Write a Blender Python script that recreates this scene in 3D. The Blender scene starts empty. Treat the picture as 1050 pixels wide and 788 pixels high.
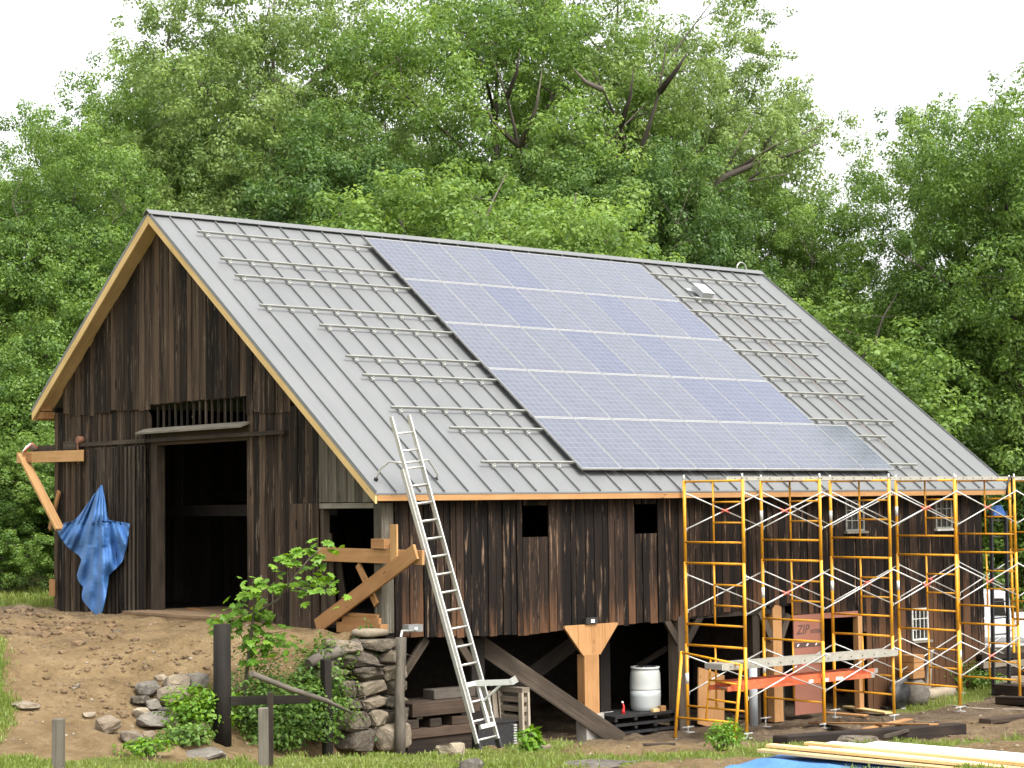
import bpy, bmesh, math, random
import numpy as np
from mathutils import Vector, Matrix, noise

random.seed(7)
C = bpy.context.scene.collection
R_ = math.radians
sc = bpy.context.scene

# ------------------------------------------------------------------ camera, sky, sun, exposure
CAM = np.array([-19.61314, -26.33240, 4.37568])
RT = np.array([0.76100939, -0.64863214, -0.01187633])
UP = np.array([-0.03060134, -0.05417742, 0.99806231])
FW = np.array([0.64801872, 0.75917136, 0.06107854])
FPX = 2006.077
cam_d = bpy.data.cameras.new('camera')
cam = bpy.data.objects.new('camera', cam_d); C.objects.link(cam)
M = Matrix(((RT[0], UP[0], -FW[0], CAM[0]), (RT[1], UP[1], -FW[1], CAM[1]), (RT[2], UP[2], -FW[2], CAM[2]), (0, 0, 0, 1)))
cam.matrix_world = M
cam_d.sensor_width = 36.0; cam_d.sensor_fit = 'HORIZONTAL'
cam_d.lens = FPX / 1050.0 * 36.0
cam_d.clip_start = 0.1; cam_d.clip_end = 3000.0
sc.camera = cam

SUN_EL, SUN_AZ = 55.0, 182.0          # azimuth clockwise from +Y (north)
world = bpy.data.worlds.new('World'); sc.world = world; world.use_nodes = True
nt = world.node_tree; nt.nodes.clear()
sky = nt.nodes.new('ShaderNodeTexSky'); sky.sky_type = 'NISHITA'; sky.sun_disc = False
sky.sun_elevation = R_(SUN_EL); sky.sun_rotation = R_(SUN_AZ); sky.dust_density = 4.0; sky.air_density = 1.0
hsv = nt.nodes.new('ShaderNodeHueSaturation'); hsv.inputs['Saturation'].default_value = 0.10
bgn = nt.nodes.new('ShaderNodeBackground'); bgn.inputs['Strength'].default_value = 0.15
wo = nt.nodes.new('ShaderNodeOutputWorld')
nt.links.new(sky.outputs[0], hsv.inputs['Color']); nt.links.new(hsv.outputs[0], bgn.inputs['Color']); nt.links.new(bgn.outputs[0], wo.inputs['Surface'])
sun_d = bpy.data.lights.new('sun', 'SUN'); sun_d.energy = 1.5; sun_d.angle = R_(25); sun_d.color = (1.0, 0.96, 0.90)
sun = bpy.data.objects.new('sun', sun_d); C.objects.link(sun)
_d = Vector((math.sin(R_(SUN_AZ)) * math.cos(R_(SUN_EL)), math.cos(R_(SUN_AZ)) * math.cos(R_(SUN_EL)), math.sin(R_(SUN_EL))))
sun.rotation_euler = _d.to_track_quat('Z', 'Y').to_euler()
sc.view_settings.view_transform = 'Standard'; sc.view_settings.look = 'None'
sc.view_settings.exposure = 1.48; sc.view_settings.gamma = 1.0
sc.render.engine = 'CYCLES'
sc.cycles.max_bounces = 6; sc.cycles.transparent_max_bounces = 8

# ------------------------------------------------------------------ points on known planes of the place
def ray(u, v):
    return FW + RT * ((u - 525.0) / FPX) - UP * ((v - 394.0) / FPX)
def on(ax, u, v, val):
    d = ray(u, v); return CAM + d * ((val - CAM[ax]) / d[ax])
def xp(u, v, x): return on(0, u, v, x)
def yp(u, v, y): return on(1, u, v, y)
def zp(u, v, z): return on(2, u, v, z)
def dp(u, v, t): return CAM + ray(u, v) * t

# ------------------------------------------------------------------ materials
MATS = {}
def nodes(name):
    m = bpy.data.materials.new(name); m.use_nodes = True
    t = m.node_tree; t.nodes.clear()
    o = t.nodes.new('ShaderNodeOutputMaterial'); b = t.nodes.new('ShaderNodeBsdfPrincipled')
    t.links.new(b.outputs[0], o.inputs['Surface'])
    MATS[name] = m
    return m, t, b
def N(t, typ, **kw):
    n = t.nodes.new(typ)
    for k, v in kw.items():
        if k.startswith('i_'):
            key = k[2:]
            n.inputs[int(key) if key.isdigit() else key.replace('_', ' ')].default_value = v
        else: setattr(n, k, v)
    return n
def ramp(t, stops, fac=None):
    r = t.nodes.new('ShaderNodeValToRGB')
    e = r.color_ramp.elements
    while len(e) > 1: e.remove(e[-1])
    e[0].position = stops[0][0]; e[0].color = tuple(stops[0][1]) + (1,)
    for p, c in stops[1:]:
        q = e.new(p); q.color = tuple(c) + (1,)
    if fac is not None: t.links.new(fac, r.inputs[0])
    return r
def mix(t, a, b, fac, mode='MIX'):
    m = t.nodes.new('ShaderNodeMix'); m.data_type = 'RGBA'; m.blend_type = mode
    for s, idx in ((a, 6), (b, 7)):
        if isinstance(s, tuple): m.inputs[idx].default_value = tuple(s) + (1,) if len(s) == 3 else s
        else: t.links.new(s, m.inputs[idx])
    if isinstance(fac, (int, float)): m.inputs[0].default_value = fac
    else: t.links.new(fac, m.inputs[0])
    return m.outputs[2]
def math_(t, op, a, b=None, clamp=False):
    m = t.nodes.new('ShaderNodeMath'); m.operation = op; m.use_clamp = clamp
    for s, i in ((a, 0), (b, 1)):
        if s is None: continue
        if isinstance(s, (int, float)): m.inputs[i].default_value = s
        else: t.links.new(s, m.inputs[i])
    return m.outputs[0]
def attr(t, name):
    return N(t, 'ShaderNodeAttribute', attribute_name=name)
def bump(t, b, h, strength=0.3, dist=0.02):
    n = N(t, 'ShaderNodeBump'); n.inputs['Strength'].default_value = strength; n.inputs['Distance'].default_value = dist
    t.links.new(h, n.inputs['Height']); t.links.new(n.outputs[0], b.inputs['Normal'])
def grain_coord(t, along, across):
    """UV (metres: u along the piece, v across) shifted by the piece's own random number"""
    uv = N(t, 'ShaderNodeUVMap', uv_map='UVMap')
    sep = N(t, 'ShaderNodeSeparateXYZ'); t.links.new(uv.outputs[0], sep.inputs[0])
    a = attr(t, 'rnd')
    off = math_(t, 'MULTIPLY', a.outputs['Fac'], 57.3)
    cb = N(t, 'ShaderNodeCombineXYZ')
    t.links.new(math_(t, 'ADD', math_(t, 'MULTIPLY', sep.outputs[0], along), off), cb.inputs[0])
    t.links.new(math_(t, 'MULTIPLY', sep.outputs[1], across), cb.inputs[1])
    t.links.new(off, cb.inputs[2])
    return cb.outputs[0], a.outputs['Fac'], sep
def wood(name, dark, mid, light, rough=0.8, along=0.9, across=26.0, vary=0.5, knots=0.0, bmp=0.35):
    m, t, b = nodes(name)
    co, rnd, _ = grain_coord(t, along, across)
    n1 = N(t, 'ShaderNodeTexNoise', i_Scale=1.0, i_Detail=6.0, i_Roughness=0.65); t.links.new(co, n1.inputs['Vector'])
    co2, _, _ = grain_coord(t, 1.6, 3.0)
    n2 = N(t, 'ShaderNodeTexNoise', i_Scale=1.0, i_Detail=4.0); t.links.new(co2, n2.inputs['Vector'])
    f = math_(t, 'ADD', math_(t, 'MULTIPLY', n1.outputs['Fac'], 0.55), math_(t, 'MULTIPLY', n2.outputs['Fac'], 0.45))
    f = math_(t, 'ADD', f, math_(t, 'MULTIPLY', math_(t, 'SUBTRACT', rnd, 0.5), vary * 0.6))
    r = ramp(t, [(0.30, dark), (0.5, mid), (0.72, light)], f)
    col = r.outputs[0]
    if knots:
        v = N(t, 'ShaderNodeTexVoronoi', i_Scale=1.0); co3, _, _ = grain_coord(t, 1.5, 5.0); t.links.new(co3, v.inputs['Vector'])
        k = math_(t, 'LESS_THAN', v.outputs['Distance'], knots)
        col = mix(t, col, tuple(c * 0.45 for c in dark), math_(t, 'MULTIPLY', k, 0.7))
    t.links.new(col, b.inputs['Base Color']); b.inputs['Roughness'].default_value = rough
    b.inputs['Specular IOR Level'].default_value = 0.25
    bump(t, b, n1.outputs['Fac'], bmp, 0.01)
    return m
def plain(name, col, rough=0.5, metal=0.0, spec=0.5, var=0.12, scale=6.0, bmp=0.0, dirt=None):
    m, t, b = nodes(name)
    tc = N(t, 'ShaderNodeTexCoord')
    n = N(t, 'ShaderNodeTexNoise', i_Scale=scale, i_Detail=5.0, i_Roughness=0.6); t.links.new(tc.outputs['Object'], n.inputs['Vector'])
    lo = tuple(max(0, c * (1 - var)) for c in col); hi = tuple(min(1, c * (1 + var)) for c in col)
    r = ramp(t, [(0.3, lo), (0.7, hi)], n.outputs['Fac'])
    c = r.outputs[0]
    if dirt:
        n2 = N(t, 'ShaderNodeTexNoise', i_Scale=scale * 2.7, i_Detail=6.0); t.links.new(tc.outputs['Object'], n2.inputs['Vector'])
        f = ramp(t, [(0.52, (0, 0, 0)), (0.68, (1, 1, 1))], n2.outputs['Fac'])
        c = mix(t, c, dirt, f.outputs[0])
    t.links.new(c, b.inputs['Base Color'])
    b.inputs['Roughness'].default_value = rough; b.inputs['Metallic'].default_value = metal
    b.inputs['Specular IOR Level'].default_value = spec
    if bmp: bump(t, b, n.outputs['Fac'], bmp, 0.03)
    return m

def barn_wood(name, dark, mid, light, bleach, zlo, zspan, pale):
    """old unpainted boards: every board its own tone, pale streaks, foot of the boards bleached to bare wood"""
    m, t, b = nodes(name)
    co, rnd, sep = grain_coord(t, 0.45, 15.0)
    n1 = N(t, 'ShaderNodeTexNoise', i_Scale=1.0, i_Detail=9.0, i_Roughness=0.82); t.links.new(co, n1.inputs['Vector'])
    co2, _, _ = grain_coord(t, 0.35, 4.5)
    n2 = N(t, 'ShaderNodeTexNoise', i_Scale=1.0, i_Detail=4.0, i_Roughness=0.6); t.links.new(co2, n2.inputs['Vector'])
    f = math_(t, 'ADD', math_(t, 'MULTIPLY', n1.outputs['Fac'], 0.5), math_(t, 'MULTIPLY', n2.outputs['Fac'], 0.5))
    f = math_(t, 'ADD', f, math_(t, 'MULTIPLY', math_(t, 'SUBTRACT', rnd, 0.5), 0.22))
    r = ramp(t, [(0.37, dark), (0.50, mid), (0.64, light)], f)
    co5, _, _ = grain_coord(t, 2.2, 30.0)
    n5 = N(t, 'ShaderNodeTexNoise', i_Scale=1.0, i_Detail=5.0, i_Roughness=0.7); t.links.new(co5, n5.inputs['Vector'])
    f = math_(t, 'ADD', f, math_(t, 'MULTIPLY', math_(t, 'SUBTRACT', n5.outputs['Fac'], 0.5), 0.80))
    # pale scratches and lichen streaks
    co4, _, _ = grain_coord(t, 0.9, 14.0)
    n4 = N(t, 'ShaderNodeTexNoise', i_Scale=1.0, i_Detail=8.0, i_Roughness=0.75); t.links.new(co4, n4.inputs['Vector'])
    fp = ramp(t, [(0.565, (0, 0, 0)), (0.64, (1, 1, 1))], n4.outputs['Fac'])
    c = mix(t, r.outputs[0], pale, math_(t, 'MULTIPLY', fp.outputs[0], 0.75))
    # knots
    v = N(t, 'ShaderNodeTexVoronoi', i_Scale=1.0); co3, _, _ = grain_coord(t, 1.1, 4.0); t.links.new(co3, v.inputs['Vector'])
    k = math_(t, 'LESS_THAN', v.outputs['Distance'], 0.10)
    c = mix(t, c, (dark[0] * .4, dark[1] * .4, dark[2] * .4), math_(t, 'MULTIPLY', k, 0.8))
    # bare wood at the foot of some boards
    tc = N(t, 'ShaderNodeTexCoord'); s3 = N(t, 'ShaderNodeSeparateXYZ'); t.links.new(tc.outputs['Object'], s3.inputs[0])
    h = math_(t, 'DIVIDE', math_(t, 'SUBTRACT', s3.outputs[2], zlo), zspan)
    h = math_(t, 'SUBTRACT', math_(t, 'SUBTRACT', 1.48, h), math_(t, 'MULTIPLY', n4.outputs['Fac'], 1.9))
    h = math_(t, 'ADD', h, math_(t, 'MULTIPLY', math_(t, 'SUBTRACT', rnd, 0.62), 0.9))
    fb = ramp(t, [(0.30, (0, 0, 0)), (0.62, (1, 1, 1))], h)
    c = mix(t, c, bleach, math_(t, 'MULTIPLY', fb.outputs[0], 0.75))
    t.links.new(c, b.inputs['Base Color']); b.inputs['Roughness'].default_value = 0.85
    b.inputs['Specular IOR Level'].default_value = 0.2
    bump(t, b, n1.outputs['Fac'], 0.5, 0.012)
    return m

barn_wood('gable_boards', (0.0042, 0.0028, 0.0020), (0.022, 0.0140, 0.0088), (0.086, 0.058, 0.038), (0.085, 0.062, 0.043), 2.0, 1.2, (0.20, 0.15, 0.105))
barn_wood('side_boards', (0.0025, 0.0017, 0.0013), (0.0100, 0.0061, 0.0041), (0.034, 0.0200, 0.0125), (0.115, 0.055, 0.026), 2.0, 2.1, (0.21, 0.135, 0.085))
barn_wood('door_boards', (0.008, 0.006, 0.0045), (0.028, 0.021, 0.0155), (0.075, 0.058, 0.043), (0.10, 0.08, 0.058), 2.0, 1.4, (0.16, 0.13, 0.098))
barn_wood('grey_boards', (0.035, 0.029, 0.021), (0.085, 0.074, 0.056), (0.15, 0.134, 0.104), (0.15, 0.13, 0.1), -5.0, 1.0, (0.20, 0.185, 0.148))
wood('black_timber', (0.003, 0.0024, 0.0018), (0.008, 0.0062, 0.0046), (0.019, 0.015, 0.0115))
wood('old_timber', (0.018, 0.013, 0.009), (0.046, 0.034, 0.024), (0.095, 0.073, 0.053))
wood('dark_timber', (0.012, 0.008, 0.006), (0.033, 0.022, 0.015), (0.075, 0.050, 0.034))
wood('inner_timber', (0.007, 0.005, 0.004), (0.016, 0.012, 0.009), (0.032, 0.024, 0.018))  # darkened below old barn wood: the unlit interior is in its colour
wood('grey_timber', (0.065, 0.056, 0.043), (0.135, 0.12, 0.094), (0.225, 0.205, 0.165))
wood('new_timber', (0.225, 0.112, 0.044), (0.335, 0.175, 0.070), (0.42, 0.238, 0.102), vary=0.3, knots=0.07, bmp=0.15)
wood('brown_timber', (0.20, 0.096, 0.037), (0.30, 0.153, 0.060), (0.38, 0.21, 0.089), vary=0.3, knots=0.07, bmp=0.15)
wood('tan_timber', (0.31, 0.17, 0.068), (0.44, 0.25, 0.105), (0.53, 0.32, 0.145), vary=0.3, knots=0.07, bmp=0.15)
wood('fascia_pine', (0.46, 0.31, 0.125), (0.60, 0.42, 0.185), (0.68, 0.50, 0.245), vary=0.2, knots=0.05, bmp=0.1)
wood('soffit_pine', (0.36, 0.245, 0.115), (0.49, 0.345, 0.17), (0.57, 0.42, 0.22), vary=0.2, knots=0.05, bmp=0.1)
wood('pale_lumber', (0.48, 0.32, 0.14), (0.62, 0.44, 0.21), (0.70, 0.53, 0.29), vary=0.3, knots=0.05, bmp=0.1)
wood('pallet_wood', (0.14, 0.115, 0.085), (0.24, 0.20, 0.15), (0.34, 0.29, 0.22))
wood('lit_planks', (0.16, 0.105, 0.058), (0.27, 0.185, 0.108), (0.36, 0.26, 0.16))
wood('bark', (0.035, 0.028, 0.022), (0.075, 0.062, 0.05), (0.14, 0.12, 0.10), along=2.0, across=10.0, bmp=0.8)
wood('branch_bark', (0.07, 0.06, 0.048), (0.14, 0.12, 0.095), (0.24, 0.21, 0.17), along=2.0, across=12.0, bmp=0.8)

def roof_metal():
    m, t, b = nodes('roof_metal')
    tc = N(t, 'ShaderNodeTexCoord')
    n = N(t, 'ShaderNodeTexNoise', i_Scale=0.7, i_Detail=4.0); t.links.new(tc.outputs['Object'], n.inputs['Vector'])
    mp = N(t, 'ShaderNodeMapping'); mp.inputs['Scale'].default_value = (9.0, 0.7, 0.7); t.links.new(tc.outputs['Object'], mp.inputs['Vector'])
    n2 = N(t, 'ShaderNodeTexNoise', i_Scale=1.0, i_Detail=6.0); t.links.new(mp.outputs[0], n2.inputs['Vector'])
    f = math_(t, 'ADD', math_(t, 'MULTIPLY', n.outputs['Fac'], 0.5), math_(t, 'MULTIPLY', n2.outputs['Fac'], 0.5))
    r = ramp(t, [(0.35, (0.148, 0.153, 0.153)), (0.65, (0.166, 0.171, 0.170))], f)
    t.links.new(r.outputs[0], b.inputs['Base Color']); b.inputs['Roughness'].default_value = 0.42; b.inputs['Metallic'].default_value = 0.15
    r2 = ramp(t, [(0.3, (0.36,) * 3), (0.7, (0.5,) * 3)], n.outputs['Fac']); t.links.new(r2.outputs[0], b.inputs['Roughness'])
    bump(t, b, n.outputs['Fac'], 0.08, 0.05)
roof_metal()

def solar(name, c1, c2):
    m, t, b = nodes(name)
    uv = N(t, 'ShaderNodeUVMap', uv_map='UVMap'); sep = N(t, 'ShaderNodeSeparateXYZ'); t.links.new(uv.outputs[0], sep.inputs[0])
    def line(s, k, w):
        fr = math_(t, 'FRACT', math_(t, 'MULTIPLY', s, k))
        return math_(t, 'GREATER_THAN', math_(t, 'ABSOLUTE', math_(t, 'SUBTRACT', fr, 0.5)), 0.5 - w)
    g = math_(t, 'MAXIMUM', line(sep.outputs[0], 10, 0.035), line(sep.outputs[1], 6, 0.035))
    bb = math_(t, 'MULTIPLY', line(math_(t, 'ADD', sep.outputs[1], 0.0277), 18, 0.04), 0.35)
    g = math_(t, 'MAXIMUM', g, bb)
    a = attr(t, 'rnd')
    cmb = N(t, 'ShaderNodeCombineXYZ')
    t.links.new(math_(t, 'FLOOR', math_(t, 'MULTIPLY', sep.outputs[0], 10)), cmb.inputs[0]); t.links.new(math_(t, 'FLOOR', math_(t, 'MULTIPLY', sep.outputs[1], 6)), cmb.inputs[1]); t.links.new(math_(t, 'MULTIPLY', a.outputs['Fac'], 91.0), cmb.inputs[2])
    wn = N(t, 'ShaderNodeTexWhiteNoise'); t.links.new(cmb.outputs[0], wn.inputs['Vector'])
    vo = N(t, 'ShaderNodeTexVoronoi', i_Scale=60.0); t.links.new(uv.outputs[0], vo.inputs['Vector'])
    f = math_(t, 'ADD', math_(t, 'MULTIPLY', wn.outputs['Value'], 0.6), math_(t, 'MULTIPLY', vo.outputs['Distance'], 0.5))
    r = ramp(t, [(0.0, c1), (1.0, c2)], f)
    c = mix(t, r.outputs[0], (0.30, 0.31, 0.34), math_(t, 'MULTIPLY', g, 0.36))
    t.links.new(c, b.inputs['Base Color']); b.inputs['Roughness'].default_value = 0.12
    b.inputs['Coat Weight'].default_value = 0.6; b.inputs['Coat Roughness'].default_value = 0.05
solar('solar_cells', (0.072, 0.080, 0.106), (0.090, 0.098, 0.128))
solar('solar_cells_deep', (0.058, 0.068, 0.108), (0.075, 0.085, 0.131))

plain('aluminium', (0.50, 0.50, 0.485), 0.38, 0.75, var=0.08)
plain('ladder_metal', (0.52, 0.515, 0.485), 0.42, 0.55, var=0.10, scale=20, dirt=(0.45, 0.43, 0.38))
plain('rail_metal', (0.30, 0.30, 0.275), 0.45, 0.5, var=0.08)
plain('galvanised', (0.50, 0.50, 0.475), 0.45, 0.45, var=0.10, scale=15)
plain('plank_metal', (0.36, 0.345, 0.29), 0.5, 0.3, var=0.15, scale=9, dirt=(0.30, 0.28, 0.22))
plain('scaffold_paint', (0.72, 0.33, 0.018), 0.45, 0.0, 0.4, var=0.12, scale=3.0, dirt=(0.56, 0.27, 0.04))
plain('red_tape', (0.62, 0.16, 0.12), 0.5)
plain('lamp_grey', (0.22, 0.22, 0.21), 0.6)
plain('dark_steel', (0.035, 0.033, 0.03), 0.6, 0.4)
plain('black_plastic', (0.012, 0.012, 0.013), 0.55, dirt=(0.035, 0.03, 0.026))
plain('black_fibre', (0.014, 0.016, 0.02), 0.45)
plain('blue_plastic', (0.03, 0.11, 0.33), 0.5)
plain('orange_fibre', (0.52, 0.105, 0.04), 0.42, dirt=(0.55, 0.14, 0.06))
plain('white_label', (0.72, 0.70, 0.64), 0.6)
plain('white_foam', (0.72, 0.72, 0.71), 0.8, var=0.03)
plain('white_paint', (0.50, 0.50, 0.46), 0.6, dirt=(0.36, 0.34, 0.29))
plain('grey_paint', (0.20, 0.20, 0.18), 0.7, dirt=(0.13, 0.125, 0.11))
plain('drum_plastic', (0.44, 0.46, 0.44), 0.35, var=0.05, scale=2, dirt=(0.47, 0.47, 0.42))
plain('drum_content', (0.40, 0.425, 0.415), 0.35, var=0.04, scale=2)
plain('red_plastic', (0.6, 0.02, 0.02), 0.35)
plain('sheathing', (0.25, 0.098, 0.062), 0.75, var=0.10, scale=25, dirt=(0.20, 0.082, 0.054))
plain('print_black', (0.075, 0.04, 0.032), 0.6)
plain('print_faint', (0.22, 0.085, 0.06), 0.7)
plain('pipe_grey', (0.40, 0.43, 0.45), 0.5)
plain('box_grey', (0.36, 0.38, 0.375), 0.45, 0.0, var=0.05)
plain('conduit_orange', (0.27, 0.215, 0.185), 0.6)
plain('truck_paint', (0.60, 0.61, 0.62), 0.22, 0.0, 0.6, var=0.03)
plain('truck_grey', (0.33, 0.34, 0.35), 0.4, 0.2)
plain('tyre', (0.02, 0.02, 0.02), 0.8)
plain('dark_glass', (0.012, 0.014, 0.016), 0.06, 0.0, 0.8)
plain('pane_glass', (0.02, 0.022, 0.022), 0.10, 0.0, 0.6)
plain('mortar', (0.10, 0.085, 0.065), 0.95, var=0.4, bmp=0.6)
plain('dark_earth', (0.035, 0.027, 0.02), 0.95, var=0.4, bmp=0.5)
plain('clod', (0.118, 0.076, 0.038), 0.95, var=0.45, scale=3.0, bmp=0.5)
plain('concrete', (0.26, 0.24, 0.21), 0.9, var=0.2, bmp=0.4)
plain('rope', (0.45, 0.40, 0.32), 0.9)
plain('rust', (0.20, 0.09, 0.05), 0.8)

def stone(name, a, c, lich=0.55):
    m, t, b = nodes(name)
    tc = N(t, 'ShaderNodeTexCoord'); at = attr(t, 'rnd')
    ad = N(t, 'ShaderNodeVectorMath', operation='ADD'); t.links.new(tc.outputs['Object'], ad.inputs[0])
    cb = N(t, 'ShaderNodeCombineXYZ'); t.links.new(math_(t, 'MULTIPLY', at.outputs['Fac'], 31.0), cb.inputs[0]); t.links.new(cb.outputs[0], ad.inputs[1])
    n = N(t, 'ShaderNodeTexNoise', i_Scale=5.0, i_Detail=8.0, i_Roughness=0.65); t.links.new(ad.outputs[0], n.inputs['Vector'])
    n2 = N(t, 'ShaderNodeTexNoise', i_Scale=14.0, i_Detail=8.0, i_Roughness=0.7); t.links.new(ad.outputs[0], n2.inputs['Vector'])
    f = math_(t, 'ADD', n.outputs['Fac'], math_(t, 'MULTIPLY', math_(t, 'SUBTRACT', at.outputs['Fac'], 0.5), 0.5))
    r = ramp(t, [(0.3, a), (0.7, c)], f)
    l = ramp(t, [(lich, (0, 0, 0)), (lich + .12, (1, 1, 1))], n2.outputs['Fac'])
    col = mix(t, r.outputs[0], (0.27, 0.265, 0.22), math_(t, 'MULTIPLY', l.outputs[0], 0.55))
    t.links.new(col, b.inputs['Base Color']); b.inputs['Roughness'].default_value = 0.9
    bump(t, b, n2.outputs['Fac'], 0.6, 0.03)
stone('field_stone', (0.052, 0.040, 0.027), (0.175, 0.140, 0.098))
stone('pale_stone', (0.16, 0.125, 0.085), (0.29, 0.24, 0.17))
stone('grey_stone', (0.062, 0.052, 0.042), (0.165, 0.146, 0.120))

def tarp(name, c1, c2):
    m, t, b = nodes(name)
    tc = N(t, 'ShaderNodeTexCoord')
    n = N(t, 'ShaderNodeTexNoise', i_Scale=2.2, i_Detail=5.0); t.links.new(tc.outputs['Object'], n.inputs['Vector'])
    r = ramp(t, [(0.3, c1), (0.7, c2)], n.outputs['Fac'])
    t.links.new(r.outputs[0], b.inputs['Base Color']); b.inputs['Roughness'].default_value = 0.6
    n2 = N(t, 'ShaderNodeTexNoise', i_Scale=9.0, i_Detail=6.0, i_Distortion=1.2); t.links.new(tc.outputs['Object'], n2.inputs['Vector'])
    bump(t, b, n2.outputs['Fac'], 0.5, 0.04)
tarp('tarp_blue', (0.048, 0.150, 0.385), (0.068, 0.19, 0.45))

def leaf(name, dark, mid, light, trans=0.35):
    m = bpy.data.materials.new(name); m.use_nodes = True; MATS[name] = m
    t = m.node_tree; t.nodes.clear()
    o = t.nodes.new('ShaderNodeOutputMaterial')
    a = attr(t, 'rnd')
    oi = N(t, 'ShaderNodeObjectInfo')
    f = math_(t, 'ADD', a.outputs['Fac'], math_(t, 'MULTIPLY', math_(t, 'SUBTRACT', oi.outputs['Random'], 0.5), 0.15))
    r = ramp(t, [(0.0, dark), (0.5, mid), (1.0, light)], f)
    p = t.nodes.new('ShaderNodeBsdfPrincipled'); p.inputs['Roughness'].default_value = 0.5; p.inputs['Specular IOR Level'].default_value = 0.35
    t.links.new(r.outputs[0], p.inputs['Base Color'])
    tr = t.nodes.new('ShaderNodeBsdfTranslucent')
    hs = N(t, 'ShaderNodeHueSaturation'); hs.inputs['Hue'].default_value = 0.485; hs.inputs['Saturation'].default_value = 1.1; hs.inputs['Value'].default_value = 1.5
    t.links.new(r.outputs[0], hs.inputs['Color']); t.links.new(hs.outputs[0], tr.inputs['Color'])
    mx = t.nodes.new('ShaderNodeMixShader'); mx.inputs[0].default_value = trans
    t.links.new(p.outputs[0], mx.inputs[1]); t.links.new(tr.outputs[0], mx.inputs[2]); t.links.new(mx.outputs[0], o.inputs['Surface'])
leaf('leaf_maple', (0.056, 0.110, 0.026), (0.135, 0.228, 0.050), (0.235, 0.345, 0.082), .45)  # the three crown greens are paled and greyed, veiling glare in their colour
leaf('leaf_pale', (0.098, 0.155, 0.046), (0.185, 0.268, 0.080), (0.285, 0.375, 0.12), .45)
leaf('leaf_dark', (0.038, 0.084, 0.023), (0.085, 0.158, 0.040), (0.155, 0.245, 0.062), .42)
leaf('leaf_bright', (0.065, 0.15, 0.013), (0.115, 0.235, 0.021), (0.19, 0.32, 0.033))
leaf('leaf_weed', (0.05, 0.11, 0.02), (0.10, 0.185, 0.034), (0.17, 0.26, 0.055))
leaf('grass_blade', (0.095, 0.145, 0.023), (0.155, 0.215, 0.037), (0.23, 0.255, 0.07))
leaf('far_leaves', (0.022, 0.052, 0.011), (0.04, 0.085, 0.016), (0.07, 0.125, 0.024))

def terrain_mat():
    m, t, b = nodes('ground_soil')
    tc = N(t, 'ShaderNodeTexCoord')
    at = attr(t, 'grassy')
    n = N(t, 'ShaderNodeTexNoise', i_Scale=1.3, i_Detail=8.0, i_Roughness=0.65); t.links.new(tc.outputs['Object'], n.inputs['Vector'])
    n2 = N(t, 'ShaderNodeTexNoise', i_Scale=9.0, i_Detail=8.0, i_Roughness=0.7); t.links.new(tc.outputs['Object'], n2.inputs['Vector'])
    f = math_(t, 'ADD', math_(t, 'MULTIPLY', n.outputs['Fac'], 0.6), math_(t, 'MULTIPLY', n2.outputs['Fac'], 0.4))
    d1 = ramp(t, [(0.33, (0.125, 0.082, 0.039)), (0.5, (0.235, 0.162, 0.081)), (0.66, (0.335, 0.243, 0.132))], f)
    d2 = ramp(t, [(0.33, (0.060, 0.043, 0.028)), (0.5, (0.130, 0.096, 0.064)), (0.66, (0.215, 0.163, 0.112))], f)
    at2 = attr(t, 'greybrown')
    soil = mix(t, d1.outputs[0], d2.outputs[0], at2.outputs['Fac'])
    vo = N(t, 'ShaderNodeTexVoronoi', i_Scale=7.0); t.links.new(tc.outputs['Object'], vo.inputs['Vector'])
    peb = math_(t, 'LESS_THAN', vo.outputs['Distance'], 0.10)
    soil = mix(t, soil, (0.30, 0.25, 0.19), math_(t, 'MULTIPLY', peb, 0.7))
    g = ramp(t, [(0.35, (0.095, 0.125, 0.028)), (0.5, (0.155, 0.185, 0.045)), (0.68, (0.23, 0.20, 0.085))], f)
    gm = math_(t, 'ADD', at.outputs['Fac'], math_(t, 'MULTIPLY', math_(t, 'SUBTRACT', f, 0.5), 2.2))
    gf = ramp(t, [(0.42, (0, 0, 0)), (0.60, (1, 1, 1))], gm)
    c = mix(t, soil, g.outputs[0], gf.outputs[0])
    t.links.new(c, b.inputs['Base Color']); b.inputs['Roughness'].default_value = 0.95; b.inputs['Specular IOR Level'].default_value = 0.15
    n3 = N(t, 'ShaderNodeTexNoise', i_Scale=24.0, i_Detail=6.0, i_Roughness=0.75); t.links.new(tc.outputs['Object'], n3.inputs['Vector'])
    bump(t, b, math_(t, 'ADD', n2.outputs['Fac'], math_(t, 'MULTIPLY', n3.outputs['Fac'], 0.5)), 1.0, 0.11)
terrain_mat()

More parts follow.
